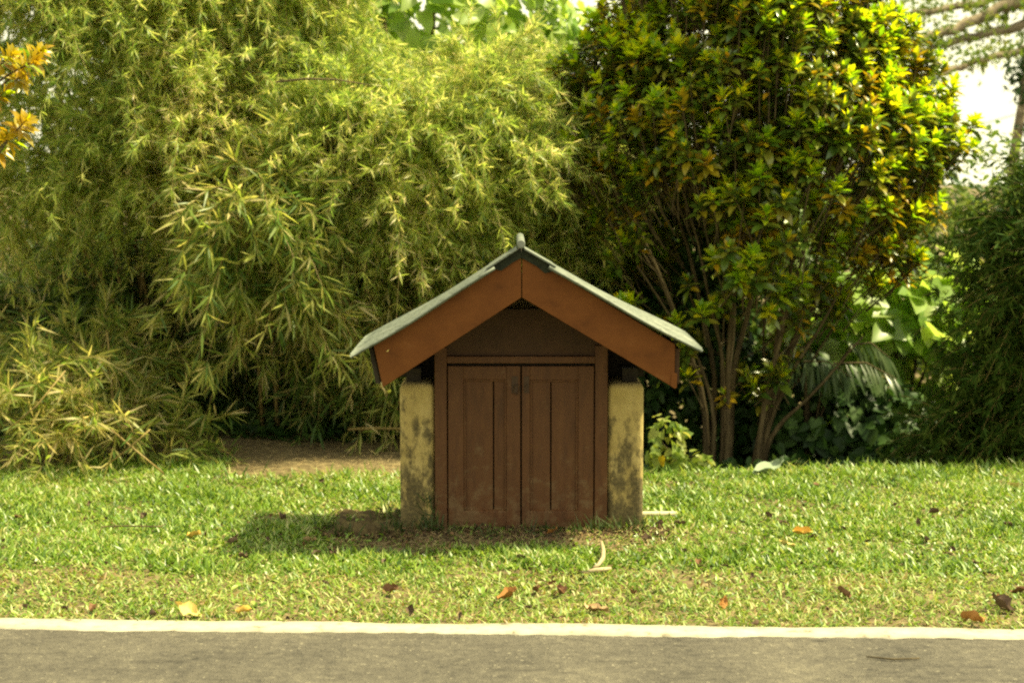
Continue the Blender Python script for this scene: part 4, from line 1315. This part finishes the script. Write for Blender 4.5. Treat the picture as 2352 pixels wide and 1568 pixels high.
b = Vector((at(1016, 160, 18).x, 18, -0.34))
t = thing('slender_tree', 'slender leaning tree with sparse dark leaves at the right edge of the sky', 'tree', b); inv = Matrix.Translation(-b)
mb = MB()
mb.tube([b, W(2325, 400, 18), W(2335, 320, 18), W(2348, 240, 18), W(2362, 120, 18), W(2390, -60, 18)], [.09, .06, .055, .05, .04, .03], 7)
o = mb.build('trunk', M_LIMB, t, smooth=True); o.matrix_parent_inverse = inv
bag = LeafBag()
for (cx, cy, k) in ((2350, 165, 60), (2352, 215, 90), (2345, 145, 40), (2370, 300, 80), (2380, 120, 80), (2395, 30, 120)):
    c = np.array(W(cx, cy, 18)) + rng.normal(0, .07, (k, 3))
    bag.put(c, rand_dir(k) + np.array([0, 0, -.5]), rand_dir(k), rng.uniform(.06, .12, k), rng.uniform(.03, .05, k), T_LEAF, .2, .2)
o = bag.build('foliage', [M_DARKLEAF], t); o.matrix_parent_inverse = inv

for (p0, p1, lab) in (((2100, 330), (2500, 215), 'upper thin grey overhead wire crossing the pale sky at the right'),
                      ((2100, 402), (2500, 300), 'lower thin grey overhead wire crossing the pale sky at the right')):
    mb = MB()
    a = Vector(W(p0[0], p0[1], 26)); c = Vector(W(p1[0], p1[1], 24)); dv = c - a
    pts = [a + dv * s + Vector((0, 0, .25 * (s - .5) ** 2)) for s in np.linspace(-1.5, 2.5, 20)]
    mb.tube(pts, 0.006, 5)
    tag(mb.build('overhead_wire', M_WIRE, smooth=True), lab, 'wire', 'overhead wires')


# ------------------------------------------------------------------ litter on the lawn
def leaf_mesh(name, mat, curl, seed):
    r = np.random.default_rng(seed)
    nl, nw = 7, 4
    V, Q = [], []
    for i in range(nl + 1):
        s = i / nl
        w = math.sin(PI * min(1, s * 0.94 + 0.03)) ** 0.8 * 0.5
        for j in range(nw + 1):
            q = j / nw * 2 - 1
            x = q * w * 0.5 + 0.05 * r.normal() * (abs(q) > .9)
            z = curl * (q * q) * w * 0.9 + curl * 0.9 * (s - .5) ** 2 + 0.045 * r.normal() + 0.06 * math.sin(s * 11 + q * 3 + seed)
            V.append((x, s - 0.5, z))
    for i in range(nl):
        for j in range(nw):
            a = i * (nw + 1) + j
            Q.append((a, a + 1, a + nw + 2, a + nw + 1))
    me = np_mesh(name, np.array(V), [np.array(Q)], [mat])
    me.polygons.foreach_set('use_smooth', np.ones(len(me.polygons), bool))
    return me


def put_leaf(me, dx, dy, size, label, group=None, h=0.024, wide=1.0, rz=None, tilt=0.35):
    g = gat(dx * D, dy * D, h)
    o = link('dead_leaf', me)
    o.location = (g.x, g.y, float(hgt(g.x, g.y)) + h)
    o.rotation_euler = (rng.normal(0, tilt) + 0.25, rng.normal(0, tilt), rng.uniform(0, 6.28) if rz is None else rz)
    o.scale = (size * wide, size, size)
    tag(o, label, 'leaf', group)
    return o


put_leaf(leaf_mesh('leaf', M_L_YEL, .25, 1), 430, 1399, .13, 'large pale yellow dead leaf lying close to the white road edge at the left', wide=1.0, rz=1.45, h=.035)
put_leaf(leaf_mesh('leaf', M_L_GOLD, .7, 2), 561, 1404, .075, 'crumpled golden leaf by the road edge next to the large pale leaf', rz=2.2, wide=1.2)
put_leaf(leaf_mesh('leaf', M_L_GOLD, .6, 3), 446, 1228, .09, 'curled golden yellow leaf on the lawn left of the hut shadow', rz=2.4)
put_leaf(leaf_mesh('leaf', M_L_TAN, .5, 4), 711, 1238, .075, 'small tan leaf inside the hut shadow on the left', rz=1.4)
put_leaf(leaf_mesh('leaf', M_L_ORA, .4, 5), 1266, 1222, .075, 'orange-brown leaf under the gap of the hut doors', rz=1.3)
put_leaf(leaf_mesh('leaf', M_L_ORA, .7, 6), 1168, 1365, .10, 'dark orange curled leaf on the verge below the doors', rz=2.0)
put_leaf(leaf_mesh('leaf', M_L_RED, .7, 7), 1287, 1358, .095, 'upright red-brown leaf on the verge right of the dark orange leaf', rz=.3, tilt=.6)
put_leaf(leaf_mesh('leaf', M_L_RED, .6, 8), 902, 1356, .10, 'red-brown crumpled leaf on the verge below the left wall', rz=1.1)
put_leaf(leaf_mesh('leaf', M_L_GOLD, .8, 9), 1842, 1221, .10, 'arched golden-brown leaf in the green lawn right of the hut', rz=1.5, h=.05)
put_leaf(leaf_mesh('leaf', M_L_YEL, .3, 10), 1808, 1249, .09, 'thin straw-yellow leaf just below the arched golden leaf', rz=1.2, wide=.5)
put_leaf(leaf_mesh('leaf', M_L_TAN, .4, 11), 2288, 1372, .12, 'long bleached tan leaf at the right end of the verge', rz=2.2, wide=.5, h=.04)
put_leaf(leaf_mesh('leaf', M_L_DARK, .8, 12), 2296, 1393, .12, 'dark curled leaf under the bleached leaf at the right', rz=.9)
put_leaf(leaf_mesh('leaf', M_L_ORA, .6, 13), 2232, 1424, .12, 'brown folded leaf near the road edge at the right', rz=.6, tilt=.5)
put_leaf(leaf_mesh('leaf', M_L_RED, .6, 14), 1935, 1361, .085, 'small rust-red leaf in the middle of the right verge', rz=.9)
put_leaf(leaf_mesh('leaf', M_L_ORA, .6, 15), 1658, 1385, .075, 'small orange leaf standing in the verge right of the hut', rz=.2, tilt=.5)
put_leaf(leaf_mesh('leaf', M_L_GREY, .3, 16), 1765, 1078, .22, 'large grey-green leaf lying at the foot of the croton stems', rz=2.0, h=.05)
put_leaf(leaf_mesh('leaf', M_L_TAN, .4, 17), 1370, 1398, .11, 'grey-brown flat leaf on the verge below the right wall', rz=1.2)
put_leaf(leaf_mesh('leaf', M_L_RED, .5, 18), 2342, 1352, .10, 'rust-brown leaf cut by the right edge of the photo', rz=1.2)
put_leaf(leaf_mesh('leaf', M_L_TAN, .4, 19), 335, 1262, .05, 'tiny tan leaf in the lawn left of the golden leaf', rz=1.4)
put_leaf(leaf_mesh('leaf', M_L_YEL, .4, 20), 2330, 1110, .09, 'yellowed leaf in the lawn beneath the dark tree', rz=1.7, wide=.5)
darks = [leaf_mesh('leaf', M_L_DARK, c, s) for c, s in ((.9, 31), (.6, 32), (1.1, 33), (.7, 34))] + [leaf_mesh('leaf', M_L_RED, .9, 35)]
spots = [(545, 1232), (478, 1228), (530, 1245), (620, 1240), (690, 1250), (725, 1268), (395, 1290), (60, 1395), (150, 1400), (210, 1395), (350, 1405), (750, 1340), (770, 1270), (555, 1275),
         (1231, 1357), (1378, 1395), (1700, 1200), (1760, 1180), (2053, 1160), (2229, 1217), (2315, 1205), (2190, 1260), (1990, 1240), (1870, 1230), (1905, 1265), (1690, 1230), (1660, 1300),
         (1760, 1245), (1940, 1210), (1600, 1290), (1720, 1320), (2110, 1200), (2130, 1240), (2245, 1290), (1870, 1115), (1480, 1240), (1570, 1270), (330, 1190), (200, 1150), (45, 1190),
         (700, 1120), (740, 1110), (1520, 1215), (1805, 1195), (2040, 1310), (940, 1400), (1060, 1410), (1190, 1290), (880, 1285), (1450, 1370), (1740, 1430), (1210, 1395), (2150, 1180), (1560, 1205), (1265, 1340), (640, 1190), (480, 1130), (90, 1270)]
for i, (a, c) in enumerate(spots):
    put_leaf(darks[i % 5], a + rng.uniform(-6, 6), c + rng.uniform(-4, 4), rng.uniform(.035, .065), 'small dark brown curled dead leaf in the lawn grass', 'small dark dead leaves in the lawn', h=.018, tilt=.5, wide=rng.uniform(.7, 1.3))

mb = MB()
g = lambda a, c, h: tuple(gat(a * D, c * D, h))
mb.tube([g(1381, 1243, .06), g(1386, 1262, .065), g(1385, 1280, .06), g(1374, 1296, .05), g(1362, 1303, .04)], [.009, .011, .012, .010, .006], 6)
mb.tube([g(1335, 1313, .025), g(1370, 1308, .04), g(1402, 1304, .035)], [.006, .014, .009], 6)
tag(mb.build('bark_strip', M_STICK, smooth=True), 'curled bleached bark strip on the grass below the right wall', 'bark')
mb = MB()
mb.tube([g(228, 1228, .02), g(233, 1208, .06), g(290, 1206, .06), g(368, 1208, .05), g(380, 1202, .05)], [.003, .004, .004, .004, .003], 5)
tag(mb.build('twig', M_BARK, smooth=True), 'thin bent twig lying on the lawn at the left', 'twig')
mb = MB()
mb.tube([g(1990, 1506, .008), g(2050, 1512, .009), g(2112, 1510, .008)], [.003, .004, .003], 5)
tag(mb.build('twig', M_BARK, smooth=True), 'short straight brown twig lying on the asphalt at the right', 'twig')

# ------------------------------------------------------------------ camera, light
cam = bpy.data.cameras.new('camera')
cam.lens = 60; cam.sensor_width = 36; cam.clip_end = 1000; cam.clip_start = 0.1
co = bpy.data.objects.new('camera', cam); COL.objects.link(co)
co.location = (0, 0, CAMZ); co.rotation_euler = (PI / 2 - PITCH, 0, 0)
cam.dof.use_dof = True; cam.dof.focus_distance = 8.2; cam.dof.aperture_fstop = 2.2
scene.camera = co

SV = Vector((0.65, 0.07, 1.0)).normalized()
sun = bpy.data.lights.new('sun', 'SUN'); sun.energy = 5.0; sun.angle = math.radians(4.5); sun.color = (1.0, 0.90, 0.52)
so = bpy.data.objects.new('sun', sun); COL.objects.link(so)
so.rotation_euler = SV.to_track_quat('Z', 'Y').to_euler()
so.location = (6, 3, 10)
w = bpy.data.worlds.new('World'); scene.world = w; w.use_nodes = True
nt = w.node_tree
bg = nt.nodes['Background']
sky = nt.nodes.new('ShaderNodeTexSky'); sky.sky_type = 'NISHITA'; sky.sun_disc = False
sky.sun_elevation = math.asin(SV.z); sky.sun_rotation = math.atan2(SV.x, SV.y)
sky.air_density = 1.0; sky.dust_density = 2.0; sky.ozone_density = 0.5
# warm white haze, full at the horizon; its overhead share is added fill light
tc = nt.nodes.new('ShaderNodeTexCoord'); sp = nt.nodes.new('ShaderNodeSeparateXYZ')
nt.links.new(tc.outputs['Generated'], sp.inputs[0])
mr = nt.nodes.new('ShaderNodeMapRange'); mr.interpolation_type = 'SMOOTHSTEP'
mr.inputs['From Min'].default_value = 0.04; mr.inputs['From Max'].default_value = 0.36
mr.inputs['To Min'].default_value = 1.0; mr.inputs['To Max'].default_value = 0.72
nt.links.new(sp.outputs['Z'], mr.inputs['Value'])
mx = nt.nodes.new('ShaderNodeMix'); mx.data_type = 'RGBA'
nt.links.new(mr.outputs[0], mx.inputs['Factor'])
nt.links.new(sky.outputs[0], mx.inputs['A']); mx.inputs['B'].default_value = (5.8, 5.5, 3.7, 1)
nt.links.new(mx.outputs['Result'], bg.inputs['Color']); bg.inputs['Strength'].default_value = 0.12

vs = scene.view_settings
vs.view_transform = 'Standard'; vs.look = 'None'; vs.exposure = 1.18; vs.gamma = 1.0
scene.render.engine = 'CYCLES'
cy = scene.cycles
cy.use_denoising = False
cy.max_bounces = 8; cy.transmission_bounces = 6; cy.diffuse_bounces = 4
cy.sample_clamp_indirect = 6
cy.pixel_filter_type = 'BLACKMAN_HARRIS'; cy.filter_width = 2.1
